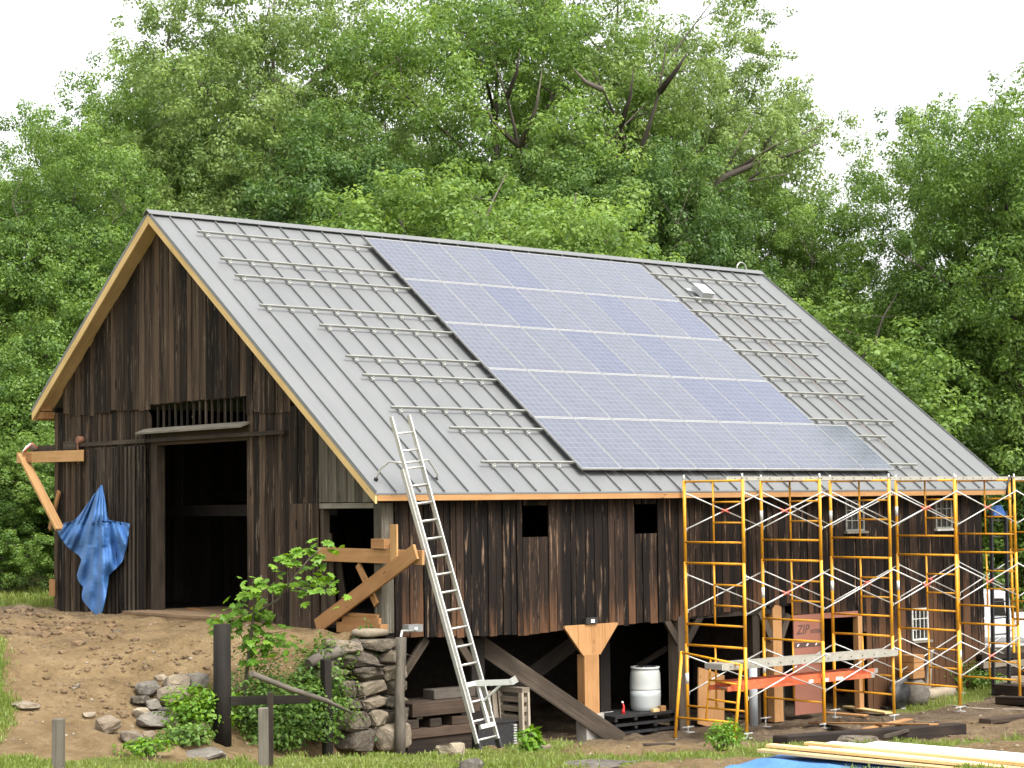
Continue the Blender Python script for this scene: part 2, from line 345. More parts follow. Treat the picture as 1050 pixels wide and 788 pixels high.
# ------------------------------------------------------------------ mesh builder
class MB:
    def __init__(s): s.v = []; s.f = []; s.uv = []; s.r = []; s.sm = []; s.mi = []
    def add(s, verts, faces, uvs=None, rnd=None, smooth=False, mi=0):
        o = len(s.v); s.v.extend([tuple(map(float, q)) for q in verts])
        if rnd is None: rnd = random.random()
        for i, f in enumerate(faces):
            s.f.append([o + k for k in f]); s.r.append(rnd); s.sm.append(smooth); s.mi.append(mi)
            s.uv.append(uvs[i] if uvs else [(0, 0)] * len(f))
    def bar(s, p0, p1, w, h, up=(0, 0, 1), rnd=None, mi=0, twist=0.0):
        """straight piece from p0 to p1; w across, h along 'up'"""
        p0 = Vector(p0); p1 = Vector(p1); d = (p1 - p0); L = d.length
        if L < 1e-6: return
        d.normalize(); u = Vector(up); u = u - d * u.dot(d)
        if u.length < 1e-4:
            u = Vector((1, 0, 0)); u = u - d * u.dot(d)
        u.normalize(); x = d.cross(u)
        if twist:
            q = Matrix.Rotation(twist, 3, d); u = q @ u; x = q @ x
        a, c = w / 2, h / 2
        vs = []
        for p in (p0, p1):
            for sx, su in ((-1, -1), (1, -1), (1, 1), (-1, 1)): vs.append(p + x * (a * sx) + u * (c * su))
        fs = [(0, 3, 2, 1), (4, 5, 6, 7), (0, 1, 5, 4), (1, 2, 6, 5), (2, 3, 7, 6), (3, 0, 4, 7)]
        uv = [[(0, 0), (0, h), (w, h), (w, 0)], [(0, 0), (w, 0), (w, h), (0, h)],
              [(0, 0), (0, w), (L, w), (L, 0)], [(0, w), (0, w + h), (L, w + h), (L, w)],
              [(0, w + h), (0, 2 * w + h), (L, 2 * w + h), (L, w + h)], [(0, 2 * w + h), (0, 2 * w + 2 * h), (L, 2 * w + 2 * h), (L, 2 * w + h)]]
        s.add(vs, fs, uv, rnd, False, mi)
    def box(s, lo, hi, rnd=None, mi=0, along=2):
        lo = Vector(lo); hi = Vector(hi); c = (lo + hi) / 2; d = hi - lo
        ax = [Vector((1, 0, 0)), Vector((0, 1, 0)), Vector((0, 0, 1))]
        A = ax[along]; U = ax[(along + 1) % 3]
        s.bar(c - A * d[along] / 2, c + A * d[along] / 2, d[(along + 2) % 3], d[(along + 1) % 3], U, rnd, mi)
    def tube(s, pts, r, n=8, rnd=None, caps=True, smooth=True, mi=0):
        pts = [Vector(p) for p in pts]; m = len(pts)
        rs = r if isinstance(r, (list, tuple)) else [r] * m
        vs = []; L = 0; Ls = []
        prev = None
        for i, p in enumerate(pts):
            d = (pts[min(i + 1, m - 1)] - pts[max(i - 1, 0)]).normalized()
            if prev is None:
                a = Vector((0, 0, 1)) if abs(d.z) < 0.9 else Vector((1, 0, 0))
                x = d.cross(a).normalized()
            else:
                x = (prev - d * prev.dot(d)).normalized()
            prev = x; y = d.cross(x)
            if i: L += (p - pts[i - 1]).length
            Ls.append(L)
            for k in range(n):
                th = 2 * math.pi * k / n; vs.append(p + (x * math.cos(th) + y * math.sin(th)) * rs[i])
        fs = []; uv = []
        for i in range(m - 1):
            for k in range(n):
                k2 = (k + 1) % n
                fs.append((i * n + k, i * n + k2, (i + 1) * n + k2, (i + 1) * n + k))
                c0 = k / n * 2 * math.pi * rs[i]; c1 = (k + 1) / n * 2 * math.pi * rs[i]
                uv.append([(Ls[i], c0), (Ls[i], c1), (Ls[i + 1], c1), (Ls[i + 1], c0)])
        if rnd is None: rnd = random.random()
        s.add(vs, fs, uv, rnd, smooth, mi)
        if caps:
            o = len(s.v) - len(vs)
            for ring, rev in ((0, True), (m - 1, False)):
                idx = [o + ring * n + k for k in range(n)]
                if rev: idx = idx[::-1]
                s.f.append(idx); s.r.append(rnd); s.sm.append(False); s.mi.append(mi); s.uv.append([(0, 0)] * n)
    def prism(s, poly, off, rnd=None, mi=0):
        """closed solid: polygon (list of 3D points, planar) swept by vector off"""
        n = len(poly); P = [Vector(p) for p in poly]; o = Vector(off)
        nrm = Vector((0, 0, 0))
        for i in range(n): nrm += P[i].cross(P[(i + 1) % n])
        vs = P + [p + o for p in P]
        fr = list(range(n)); bk = [n + i for i in range(n)][::-1]
        fs = []
        flip = nrm.dot(o) > 0
        fs.append(fr[::-1] if flip else fr); fs.append(bk[::-1] if flip else bk)
        a0 = (P[1] - P[0]).normalized(); nn = nrm.normalized(); b0 = nn.cross(a0)
        U = [(p.dot(a0), p.dot(b0)) for p in P]
        uv = [[U[i % n] for i in fs[0]], [U[i % n] for i in fs[1]]]
        for i in range(n):
            j = (i + 1) % n
            q = (i, j, n + j, n + i)
            if not flip: q = q[::-1]
            fs.append(q); L = (P[j] - P[i]).length; t = o.length
            uu = [(0, 0), (L, 0), (L, t), (0, t)]
            uv.append(uu if flip else uu[::-1])
        s.add(vs, fs, uv, rnd, False, mi)
    def lathe(s, c, prof, n=20, rnd=None, smooth=True, mi=0):
        c = Vector(c); vs = []; fs = []
        for r, z in prof:
            for k in range(n):
                th = 2 * math.pi * k / n; vs.append(c + Vector((r * math.cos(th), r * math.sin(th), z)))
        for i in range(len(prof) - 1):
            for k in range(n):
                k2 = (k + 1) % n; fs.append((i * n + k, i * n + k2, (i + 1) * n + k2, (i + 1) * n + k))
        fs.append(tuple(range(n))[::-1]); fs.append(tuple((len(prof) - 1) * n + k for k in range(n)))
        s.add(vs, fs, None, rnd, smooth, mi)
    def build(s, name, mat, parent=None, origin=None, bevel=0.0):
        me = bpy.data.meshes.new(name)
        if origin is None: origin = parent['_w'] if parent is not None and '_w' in parent else None
        off = Vector(origin) if origin is not None else Vector((0, 0, 0))
        me.from_pydata([tuple(Vector(v) - off) for v in s.v], [], s.f)
        ul = me.uv_layers.new(name='UVMap')
        ul.data.foreach_set('uv', np.array([c for f in s.uv for q in f for c in q], dtype=np.float32))
        a = me.attributes.new('rnd', 'FLOAT', 'FACE'); a.data.foreach_set('value', np.array(s.r, dtype=np.float32))
        me.polygons.foreach_set('use_smooth', np.array(s.sm, dtype=bool))
        mats = mat if isinstance(mat, (list, tuple)) else [mat]
        for q in mats: me.materials.append(MATS[q])
        me.polygons.foreach_set('material_index', np.array(s.mi, dtype=np.int32))
        me.update()
        o = bpy.data.objects.new(name, me); C.objects.link(o)
        if parent is not None:
            o.parent = parent
            o['_w'] = tuple(off)
            po = parent.get('_w', (0, 0, 0)); o.location = off - Vector(po)
        else:
            o.location = off; o['_w'] = tuple(off)
        if bevel:
            b = o.modifiers.new('bevel', 'BEVEL'); b.width = bevel; b.segments = 2; b.limit_method = 'ANGLE'
        return o

def tag(o, label=None, cat=None, group=None, kind=None):
    if label: o['label'] = label
    if cat: o['category'] = cat
    if group: o['group'] = group
    if kind: o['kind'] = kind
    return o
def thing(name, label, cat, loc=(0, 0, 0), group=None):
    o = bpy.data.objects.new(name, None); C.objects.link(o)
    o.location = Vector([float(q) for q in loc]); o.empty_display_size = 0.2; o['_w'] = tuple(float(q) for q in loc)
    return tag(o, label, cat, group)
def one(name, mb, mat, label, cat, loc, group=None, bevel=0.0):
    return tag(mb.build(name, mat, None, loc, bevel), label, cat, group)

# ------------------------------------------------------------------ terrain
_rng = np.random.default_rng(3)
_lat = _rng.random((256, 256))
def vnoise(x, y, s):
    x = np.asarray(x, float) / s; y = np.asarray(y, float) / s
    xi = np.floor(x).astype(int); yi = np.floor(y).astype(int); fx = x - xi; fy = y - yi
    fx = fx * fx * (3 - 2 * fx); fy = fy * fy * (3 - 2 * fy)
    g = lambda a, b: _lat[a & 255, b & 255]
    return (g(xi, yi) * (1 - fx) + g(xi + 1, yi) * fx) * (1 - fy) + (g(xi, yi + 1) * (1 - fx) + g(xi + 1, yi + 1) * fx) * fy
def sstep(a, b, x):
    t = np.clip((np.asarray(x, float) - a) / (b - a), 0, 1); return t * t * (3 - 2 * t)
def terrain_z(x, y):
    x = np.asarray(x, float); y = np.asarray(y, float)
    d = -y
    fl = np.interp(d, [-50, 0, 1.9, 5, 10, 26, 60], [0.1, 0.12, 0.40, 0.62, 1.10, 2.75, 4.5])
    fr = np.interp(d, [-50, 0, 1.9, 3.5, 6, 12, 26, 60], [0.02, 0.02, 0.06, 0.19, 0.45, 1.12, 2.75, 4.5])
    k = sstep(1.5, 6.0, x)
    z = fl * (1 - k) + fr * k + 0.07 * np.clip(-x, 0, 14) * sstep(-16, -4, y)
    # right end of the barn: yard rises a little
    z = z + 0.30 * sstep(12.5, 17.5, x) * sstep(-4.5, -0.5, y)
    # the ramp of earth up to the gable doors
    yt = np.interp(-x, [-1, 0.2, 1.7, 4.0, 8.0, 20], [0.35, 0.35, 1.1, 3.1, 4.3, 6.0])
    yb = np.interp(-x, [-1, 0.2, 1.7, 4.0, 8.0, 20], [-0.3, -0.3, -0.6, -2.4, -4.2, -5.0])
    s = np.clip((y - yb) / (yt - yb), 0, 1); s = s * s * (3 - 2 * s)
    ramp_ = 2.25 + 0.0 * x
    s = s * (1 - sstep(0.0, 0.45, x) * (1 - sstep(10.6, 11.6, y)))
    z = z * (1 - s) + ramp_ * s
    # spoil heap beside the far gable corner
    z = z + 0.10 * np.exp(-(((x + 1.5) / 0.9) ** 2 + ((y - 9.6) / 1.5) ** 2)) + 0.27 * np.exp(-(((x + 2.9) / 1.0) ** 2 + ((y - 8.6) / 1.4) ** 2)) * (0.5 + 0.8 * vnoise(x, y, 0.7))
    # far field beyond the barn
    back = sstep(11.0, 12.5, y) * sstep(17.0, 30.0, x)
    z = z * (1 - back) + 1.0 * back
    z = z + sstep(60, 200, np.hypot(x, y)) * 6.0
    return z
def rough(x, y):
    near = 1.0
    out = (vnoise(x, y, 2.3) - .5) * 0.10 + (vnoise(x + 9, y + 4, 0.8) - .5) * 0.07 + (vnoise(x + 3, y + 7, 0.3) - .5) * 0.07 + sstep(.62, .9, vnoise(x + 71, y + 13, 0.22)) * 0.05
    bank = sstep(-1.0, -2.0, x) * sstep(-4, -2, y) * (1 - sstep(3.5, 6.0, y))
    out = out + bank * (np.abs(vnoise(x, y, 0.9) - .5) * 0.22 - 0.06)
    heap = np.exp(-(((x + 2.2) / 1.8) ** 2 + ((y - 8.8) / 2.2) ** 2))
    return out + heap * (vnoise(x + 40, y, 0.45) - .5) * 0.30
_G = {}
def ground(x, y):
    if 'z' not in _G: return float(terrain_z(x, y) + rough(x, y))
    if not (-12.9 < x < 20.9 and -13.9 < y < 14.3): return float(terrain_z(x, y))
    fx = (x - _G['x0']) / 0.1; fy = (y - _G['y0']) / 0.1; i = int(fx); j = int(fy); a = fx - i; b = fy - j; Z = _G['z']
    return (Z[i][j] * (1 - a) + Z[i + 1][j] * a) * (1 - b) + (Z[i][j + 1] * (1 - a) + Z[i + 1][j + 1] * a) * b
def gp(u, v):
    """where the sight line of a photo point meets the ground"""
    d = ray(u, v).tolist(); c = CAM.tolist(); t = 12.0; st = 0.4
    while t < 90:
        if c[2] + d[2] * t < ground(c[0] + d[0] * t, c[1] + d[1] * t):
            if st < 0.01: break
            t -= st; st *= 0.25
        t += st
    p = CAM + ray(u, v) * t
    return np.array([p[0], p[1], ground(p[0], p[1])])
def grassy(x, y):
    """1 where grass grows, 0 on bare soil"""
    x = np.asarray(x, float); y = np.asarray(y, float)
    n = (vnoise(x, y, 1.6) - .5) * 1.2 + (vnoise(x + 20, y, 0.5) - .5) * 0.7
    edge = np.interp(x, [-30, -9, -7, -5.5, -4, -2, 0, 2.5, 4.0, 6, 9, 14, 22], [-1.0, -1.4, -2.4, -2.6, -2.2, -0.4, -0.9, -1.25, -2.6, -3.2, -4.2, -5.4, -6.5])
    g = sstep(0.45, -0.45, (y - edge) + n)
    # bare patches in the strip
    side = (x + 19.6) * 0.7445 - (y + 26.33) * 0.667          # right of the ladder the turf is worn thin
    g = g * (1 - 0.95 * sstep(-1.0, 1.0, side) * sstep(0.68, 0.48, vnoise(x + 31, y + 5, 2.2) * .7 + vnoise(x, y + 60, .7) * .3))
    g = g * (1 - 0.85 * sstep(0.16, 0.32, vnoise(x + 50, y + 11, 1.7) - .42) * sstep(-1.0, 1.5, x))
    # meadow left of the ramp and behind it
    left = sstep(-6.6, -7.0, x - 0.5 * y + n * 0.45) * sstep(-9, -3, y) * sstep(4.6, 3.6, y)
    far = sstep(12.6, 13.4, y + n * 0.4)
    weeds = sstep(0.5, 0.0, np.hypot((x - 14.5) / 2.2, (y + 0.35) / 0.7) - 0.8 + n * .4) * 0.9
    return np.clip(np.maximum.reduce([g, left, far, weeds]), 0, 1)

def axis_coords(lo, hi, step, far):
    a = list(np.arange(lo, hi + 1e-6, step)); s = step; p = a[-1]
    while p < far: s *= 1.35; p += s; a.append(p)
    s = step; p = a[0]; pre = []
    while p > -far: s *= 1.35; p -= s; pre.append(p)
    return np.array(pre[::-1] + a)
gx = axis_coords(-13.0, 21.0, 0.10, 700.0); gy = axis_coords(-14.0, 14.5, 0.10, 700.0)
GX, GY = np.meshgrid(gx, gy, indexing='ij')
fine = ((GX > -14) & (GX < 22) & (GY > -15) & (GY < 15.5))
GZ = terrain_z(GX, GY) + np.where(fine, rough(GX, GY), 0)
nx, ny = len(gx), len(gy)
_i = (gx > -13.01) & (gx < 21.01); _j = (gy > -14.01) & (gy < 14.51)
_G['x0'] = float(gx[_i][0]); _G['y0'] = float(gy[_j][0]); _G['z'] = GZ[np.ix_(_i, _j)].tolist()
idx = np.arange(nx * ny).reshape(nx, ny)
quads = np.stack([idx[:-1, :-1], idx[1:, :-1], idx[1:, 1:], idx[:-1, 1:]], -1).reshape(-1, 4)
def np_mesh(name, verts, quads, mats, parent=None, smooth=False, attrs=None, origin=(0, 0, 0), k=4, link=True):
    me = bpy.data.meshes.new(name)
    me.vertices.add(len(verts)); me.vertices.foreach_set('co', (np.asarray(verts, np.float32) - np.asarray(origin, np.float32)).ravel())
    nf = len(quads); me.loops.add(nf * k); me.polygons.add(nf)
    me.loops.foreach_set('vertex_index', np.asarray(quads, np.int32).ravel())
    me.polygons.foreach_set('loop_start', np.arange(0, nf * k, k, dtype=np.int32))
    try: me.polygons.foreach_set('loop_total', np.full(nf, k, np.int32))
    except Exception: pass
    if smooth: me.polygons.foreach_set('use_smooth', np.ones(nf, bool))
    for an, dom, val in (attrs or []):
        at = me.attributes.new(an, 'FLOAT', dom); at.data.foreach_set('value', np.asarray(val, np.float32))
    me.materials.append(MATS[mats]); me.update(calc_edges=True); me.validate()
    o = bpy.data.objects.new(name, me)
    if link: C.objects.link(o)
    if parent is not None: o.parent = parent
    return o
GG = grassy(GX, GY)
gb = np.clip(sstep(1.0, 4.0, GX + (vnoise(GX, GY, 1.1) - .5)) * (0.85 - 0.45 * sstep(-2.5, -5.0, GY)) + 0.15 * vnoise(GX, GY, .8), 0, 1)
heapm = np.exp(-(((GX + 2.2) / 1.6) ** 2 + ((GY - 8.9) / 2.0) ** 2)); gb = np.clip(np.maximum(gb, heapm * 0.9), 0, 1)
gnd = np_mesh('ground', np.stack([GX, GY, GZ], -1).reshape(-1, 3), quads, 'ground_soil', smooth=True,
              attrs=[('grassy', 'POINT', GG.ravel()), ('greybrown', 'POINT', gb.ravel())])
gnd['kind'] = 'structure'

# ------------------------------------------------------------------ the barn
X1, Y1 = 16.50, 11.65
RX0, RX1 = -0.361, 17.28
SLOPE = math.atan(0.75); CS, SS = math.cos(SLOPE), math.sin(SLOPE)
RIDGE_Y, RIDGE_Z = 7.13, 10.13
def roof_z(y): return RIDGE_Z - 0.75 * abs(y - RIDGE_Y)
EAVE_N, EAVE_F = -0.272, 12.02
RN = Vector((0, -SS, CS))                       # normal of the near slope
def rp(x, s, off=0.0):
    """point on the near slope: s metres up from the lower edge of the panel array, off metres above the metal"""
    s0 = Vector((x, 0.02, 5.0)) + Vector((0, CS, SS)) * s + RN * (off - 0.16)
    return s0

barn = thing('barn', 'old dark board barn with a grey standing seam metal roof built into an earth bank', 'barn', (0, 0, 0))

def siding(mb, axis, c0, c1, zb, zt, face, out, holes=(), w=(0.17, 0.27), th=0.024, jag=0.03, rng=None):
    """upright boards along 'axis' from c0 to c1; face = coordinate of the outside; out = outward sign"""
    rng = rng or random
    cuts = sorted(set([c0, c1] + [h[0] for h in holes if c0 < h[0] < c1] + [h[1] for h in holes if c0 < h[1] < c1]))
    for a, b in zip(cuts[:-1], cuts[1:]):
        n = max(1, round((b - a) / rng.uniform(*w))); ed = [a]
        ws = [rng.uniform(w[0], w[1]) for _ in range(n)]; k = (b - a) / sum(ws)
        for q in ws: ed.append(ed[-1] + q * k)
        for p, q in zip(ed[:-1], ed[1:]):
            g = rng.uniform(0.004, 0.013); lift = rng.uniform(0, 0.026); lean = rng.uniform(-0.004, 0.004)
            m = (p + q) / 2
            segs = [(zb(m) - rng.uniform(0, jag), None)]
            hs = sorted([h for h in holes if h[0] - 1e-6 <= p and h[1] + 1e-6 >= q], key=lambda h: h[2])
            spans = []; lo = zb(m) - rng.uniform(0, jag)
            first = True
            for h in hs:
                if h[2] > lo + 0.02: spans.append((lo, h[2], False))
                lo = h[3]
            spans.append((lo, None, True))
            for z0, z1, top in spans:
                if top:
                    za, zc = zt(p), zt(q)
                    if max(za, zc) - z0 < 0.03: continue
                    za = max(za, z0 + .005); zc = max(zc, z0 + .005)
                    pk = None
                    if axis == 1 and p < RIDGE_Y < q and zt(RIDGE_Y) > max(za, zc): pk = RIDGE_Y
                else: za = zc = z1; pk = None
                f0 = face + out * lift
                cc = [(p + g, z0), (q - g, z0), (q - g + lean, zc)] + ([(pk, zt(pk))] if pk else []) + [(p + g + lean, za)]
                if axis == 1: poly = [(f0, c, z) for c, z in cc]; off = (-out * th, 0, 0)
                else: poly = [(c, f0, z) for c, z in cc]; off = (0, -out * th, 0)
                o = len(mb.f); rnd = rng.random()
                mb.prism(poly, off, rnd)
                # grain runs up the board
                for fi in range(o, len(mb.f)):
                    mb.uv[fi] = [((mb.v[k][2]), (mb.v[k][1] if axis == 1 else mb.v[k][0]) + mb.v[k][0 if axis == 1 else 1]) for k in mb.f[fi]]

rb = random.Random(11)
ytop = lambda y: roof_z(y) - 0.20
# gable facing the camera's left: lower tier and the upper tier that laps over it
g = MB()
TR0, TR1, TZ0, TZ1 = 4.12, 7.52, 5.93, 6.40       # transom
DR0, DR1, DZ1 = 4.12, 7.52, 5.72                  # big doorway
SD0, SD1, SDZ = 0.26, 1.80, 4.33                  # small doorway
low_top = lambda y: (6.42 if y > 7.62 else (min(6.16, ytop(y))))
siding(g, 1, 7.62, Y1, lambda y: 2.12, low_top, -0.0, -1, w=(0.15, 0.24), rng=rb)
siding(g, 1, 2.70, 4.12, lambda y: 2.16, lambda y: min(6.16, ytop(y)), -0.0, -1, w=(0.16, 0.25), jag=0.05, rng=rb)
siding(g, 1, 1.80, 2.70, lambda y: 2.14, lambda y: 4.42, -0.055, -1, w=(0.16, 0.25), jag=0.09, rng=rb)
siding(g, 1, 1.80, 2.70, lambda y: 4.42, lambda y: min(6.16, ytop(y)), -0.0, -1, w=(0.16, 0.25), rng=rb)
siding(g, 1, 4.12, 7.52, lambda y: 6.42, lambda y: 6.46, -0.002, -1, rng=rb)
g.build('gable_wall', 'gable_boards', barn)
g = MB()
siding(g, 1, 7.62, 11.20, lambda y: 6.36 + 0.02 * math.sin(y * 3), ytop, -0.028, -1, w=(0.16, 0.27), jag=0.06, rng=rb)
siding(g, 1, 2.70, 4.12, lambda y: 6.10, ytop, -0.028, -1, w=(0.16, 0.27), jag=0.05, rng=rb)
siding(g, 1, 4.12, 7.62, lambda y: 6.42, ytop, -0.028, -1, w=(0.15, 0.26), jag=0.015, rng=rb)
g.build('gable_wall', 'gable_boards', barn)
g = MB()
siding(g, 1, SD0, 1.82, lambda y: 4.44, ytop, -0.030, -1, w=(0.26, 0.40), jag=0.01, rng=rb)
tag(g.build('gable_patch', 'grey_boards', barn), 'pale grey boards above the small doorway')
# long side
def side_bot(x): return float(np.interp(x, [0, 1.0, 2.2, 3.5, 4.6, 5.8, 7.1, 8.4, 9.9, 9.92, 10.1, 10.12, 12.3, 12.32, 13.4, 17], [2.22, 2.17, 2.10, 2.10, 2.12, 2.13, 2.19, 2.27, 2.33, 2.33, 2.33, 2.10, 2.10, 0.06, 0.06, 0.30]))
side_holes = [(3.05, 3.66, 3.78, 4.34), (5.82, 6.40, 3.79, 4.34), (11.84, 12.45, 3.72, 4.38), (14.83, 15.42, 3.72, 4.38), (13.93, 14.50, 1.36, 2.06)]
g = MB()
siding(g, 0, 0.22, X1, side_bot, lambda x: 4.66, 0.0, -1, holes=side_holes, w=(0.15, 0.27), jag=0.05, rng=rb)
g.build('side_wall', 'side_boards', barn)
# corner boards, far end and back walls, inner lining
g = MB(); g.box((-0.052, -0.020, 2.24), (0.20, 0.20, 4.42)); tag(g.build('corner_post', 'grey_boards', barn, bevel=0.008), 'pale weathered corner post')
g = MB(); siding(g, 1, 0.0, Y1, lambda y: 0.25, ytop, X1, 1, rng=rb); g.build('end_wall', 'side_boards', barn)
g = MB(); siding(g, 0, 0.0, X1, lambda x: 2.1, lambda x: roof_z(Y1) - .2, Y1, 1, rng=rb); g.build('back_wall', 'side_boards', barn)
# roof: two sheets, seams, cap, fascias, soffits
g = MB()
def slope_slab(ya, yb):
    t = 0.03
    a = (RX0, ya, roof_z(ya)); b = (RX1, ya, roof_z(ya)); c = (RX1, yb, roof_z(yb)); d = (RX0, yb, roof_z(yb))
    g.prism([a, b, c, d], (0, 0, -t))
slope_slab(EAVE_N, RIDGE_Y - 0.001); slope_slab(EAVE_F, RIDGE_Y + 0.001)
SEAMS = [0.06 + 0.517 * k for k in range(0, 33)]
for x in [RX0 + 0.012] + SEAMS + [RX1 - 0.012]:
    for ya, sgn in ((EAVE_N + 0.004, 1), (EAVE_F - 0.004, -1)):
        nrm = Vector((0, -SS * sgn, CS))
        p0 = Vector((x, ya, roof_z(ya))) + nrm * 0.021; p1 = Vector((x, RIDGE_Y - sgn * 0.1, roof_z(RIDGE_Y - sgn * 0.1))) + nrm * 0.021
        g.bar(p0, p1, 0.015, 0.042, nrm)
g.build('roof', 'roof_metal', barn)
g = MB()
for sgn in (1, -1):
    nrm = Vector((0, -SS * sgn, CS)); dn = Vector((0, -CS * sgn, -SS))
    a = Vector((RX0 - 0.03, RIDGE_Y, RIDGE_Z + 0.075))
    q = [a, a + dn * 0.17, a + dn * 0.17 + Vector((RX1 - RX0 + 0.06, 0, 0)), a + Vector((RX1 - RX0 + 0.06, 0, 0))]
    g.prism(q, -nrm * 0.012)
g.build('ridge_cap', 'roof_metal', barn)
def rake(x0, x1, ya, yb, top, h, name, mat, grow=0.0):
    m = MB(); sg = 1 if yb > ya else -1
    a = (x0, ya, roof_z(ya) - top); b = (x0, yb, roof_z(yb) - top)
    m.prism([a, b, (x0, yb, roof_z(yb) - top - h), (x0, ya, roof_z(ya) - top - h)], (x1 - x0, 0, 0))
    o = len(m.f)
    for fi in range(o): m.uv[fi] = [((m.v[k][1] * CS + m.v[k][2] * SS * sg), m.v[k][0] + (m.v[k][2] - roof_z(m.v[k][1]))) for k in m.f[fi]]
    return m.build(name, mat, barn)
for xa, xb in ((RX0 + 0.004, RX0 + 0.042), (RX1 - 0.042, RX1 - 0.004)):
    rake(xa, xb, EAVE_N + 0.012, RIDGE_Y - 0.002, 0.032, 0.150, 'fascia', 'fascia_pine')
    rake(xa, xb, EAVE_F - 0.012, RIDGE_Y + 0.002, 0.032, 0.185, 'fascia', 'fascia_pine')
for xa, xb in ((RX0 + 0.044, 0.02), (X1 - 0.02, RX1 - 0.044)):
    rake(xa, xb, EAVE_N + 0.045, RIDGE_Y - 0.002, 0.10, 0.04, 'soffit', 'soffit_pine')
    rake(xa, xb, EAVE_F - 0.045, RIDGE_Y + 0.002, 0.12, 0.04, 'soffit', 'soffit_pine')
g = MB(); g.bar((RX0 + 0.045, EAVE_N + 0.022, 4.495), (RX1 - 0.045, EAVE_N + 0.022, 4.495), 0.036, 0.095, (0, 0, 1)); g.build('fascia', 'new_timber', barn)  # browner than the rake fascias: shade at the eave put into its colour
g = MB(); g.bar((RX0 + 0.045, EAVE_F - 0.022, 6.34), (RX1 - 0.045, EAVE_F - 0.022, 6.34), 0.036, 0.14, (0, 0, 1)); g.build('fascia', 'fascia_pine', barn)
g = MB(); g.box((RX0 + 0.06, 11.68, 6.30), (0.0, 11.90, 6.44)); g.box((RX0 + .06, 11.67, 6.46), (-0.06, 11.80, 6.58)); g.build('eave_block', 'brown_timber', barn)
g = MB(); g.bar((0.0, -0.115, 4.46), (X1, -0.115, 4.46), 0.20, 0.03, (0, 0, 1)); g.build('soffit', 'dark_timber', barn)
# floor over the basement, beams and inside darkness
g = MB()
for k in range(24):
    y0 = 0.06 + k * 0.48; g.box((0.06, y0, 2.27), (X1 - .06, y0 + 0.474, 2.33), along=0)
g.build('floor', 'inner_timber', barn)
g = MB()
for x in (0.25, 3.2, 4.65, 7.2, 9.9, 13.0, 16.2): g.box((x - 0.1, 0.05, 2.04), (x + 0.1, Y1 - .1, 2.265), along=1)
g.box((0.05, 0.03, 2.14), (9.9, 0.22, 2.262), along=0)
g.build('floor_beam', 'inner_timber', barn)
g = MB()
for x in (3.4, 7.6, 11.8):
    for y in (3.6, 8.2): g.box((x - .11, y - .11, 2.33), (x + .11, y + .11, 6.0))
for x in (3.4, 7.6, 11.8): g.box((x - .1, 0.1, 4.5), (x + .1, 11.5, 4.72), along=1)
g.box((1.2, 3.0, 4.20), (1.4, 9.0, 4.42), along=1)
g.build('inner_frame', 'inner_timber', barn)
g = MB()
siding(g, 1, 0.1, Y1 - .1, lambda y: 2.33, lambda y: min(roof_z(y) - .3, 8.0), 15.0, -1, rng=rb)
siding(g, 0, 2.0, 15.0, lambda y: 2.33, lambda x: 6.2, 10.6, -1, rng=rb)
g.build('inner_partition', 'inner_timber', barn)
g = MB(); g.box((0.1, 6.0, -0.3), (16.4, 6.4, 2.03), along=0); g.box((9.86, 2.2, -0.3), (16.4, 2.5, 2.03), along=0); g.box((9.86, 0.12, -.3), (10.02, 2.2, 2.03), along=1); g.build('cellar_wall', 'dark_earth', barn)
# big doorway: jambs, header, transom bars and sill, threshold
g = MB(); g.box((-0.025, 7.36, 2.30), (0.16, 7.60, 5.60)); tag(g.build('door_jamb', 'old_timber', barn, bevel=0.006), 'brown weathered left jamb of the big doorway')
g = MB(); g.box((-0.012, 4.00, 2.30), (0.15, 4.15, 5.64)); g.build('door_jamb', 'old_timber', barn, bevel=0.006)
g = MB(); g.box((0.0, 4.02, 5.60), (0.14, 7.62, 5.90), along=1); g.build('door_header', 'dark_timber', barn)
g = MB(); g.prism([(-0.005, 4.02, 5.945), (-0.235, 4.02, 5.86), (-0.235, 4.02, 5.825), (-0.005, 4.02, 5.90)], (0, 3.82, 0))
for fi in range(len(g.f)): g.uv[fi] = [(g.v[k][1], g.v[k][0] * 2 + g.v[k][2]) for k in g.f[fi]]
tag(g.build('door_hood', 'grey_timber', barn), 'pale weathered ledge under the slatted opening')
for k in range(15):
    y = 4.27 + k * 0.2225
    g = MB(); g.box((0.0, y - 0.017, 5.93), (0.035, y + 0.017, 6.43)); g.build('transom_bar', 'door_boards', barn)
g = MB(); g.box((-0.60, 4.0, 2.335), (1.6, 7.70, 2.385), along=1); g.box((-0.57, 4.0, 2.0), (-0.53, 7.66, 2.333), along=1); g.build('threshold', 'lit_planks', barn)  # paler planks run on inside: doorway light put into the floor colour
# sliding door on its track
trk = MB(); trk.box((-0.135, 7.66, 5.66), (-0.075, 10.95, 5.74), along=1); trk.box((-0.12, 2.78, 5.665), (-0.058, 7.655, 5.735), along=1)
trk.box((-0.16, 10.35, 5.62), (-0.06, 10.98, 5.78), along=1); trk.build('door_track', 'old_timber', barn)
dm = MB()
siding(dm, 1, 7.66, 10.02, lambda y: 2.22, lambda y: 5.62, -0.10, -1, w=(0.16, 0.20), jag=0.02, rng=rb)
for k in range(14):
    y = 7.74 + k * 0.168; dm.box((-0.145, y - 0.018, 2.22), (-0.113, y + 0.018, 5.60))
door = dm.build('sliding_door', 'door_boards', barn)
g = MB(); g.tube([(-0.17, 10.28, 5.84), (-0.19, 10.28, 5.78), (-0.17, 10.29, 5.3)], 0.018, 6); g.tube([(-0.2, 10.28, 5.80), (-0.08, 10.28, 5.80)], 0.075, 12); g.build('door_roller', 'rust', door)
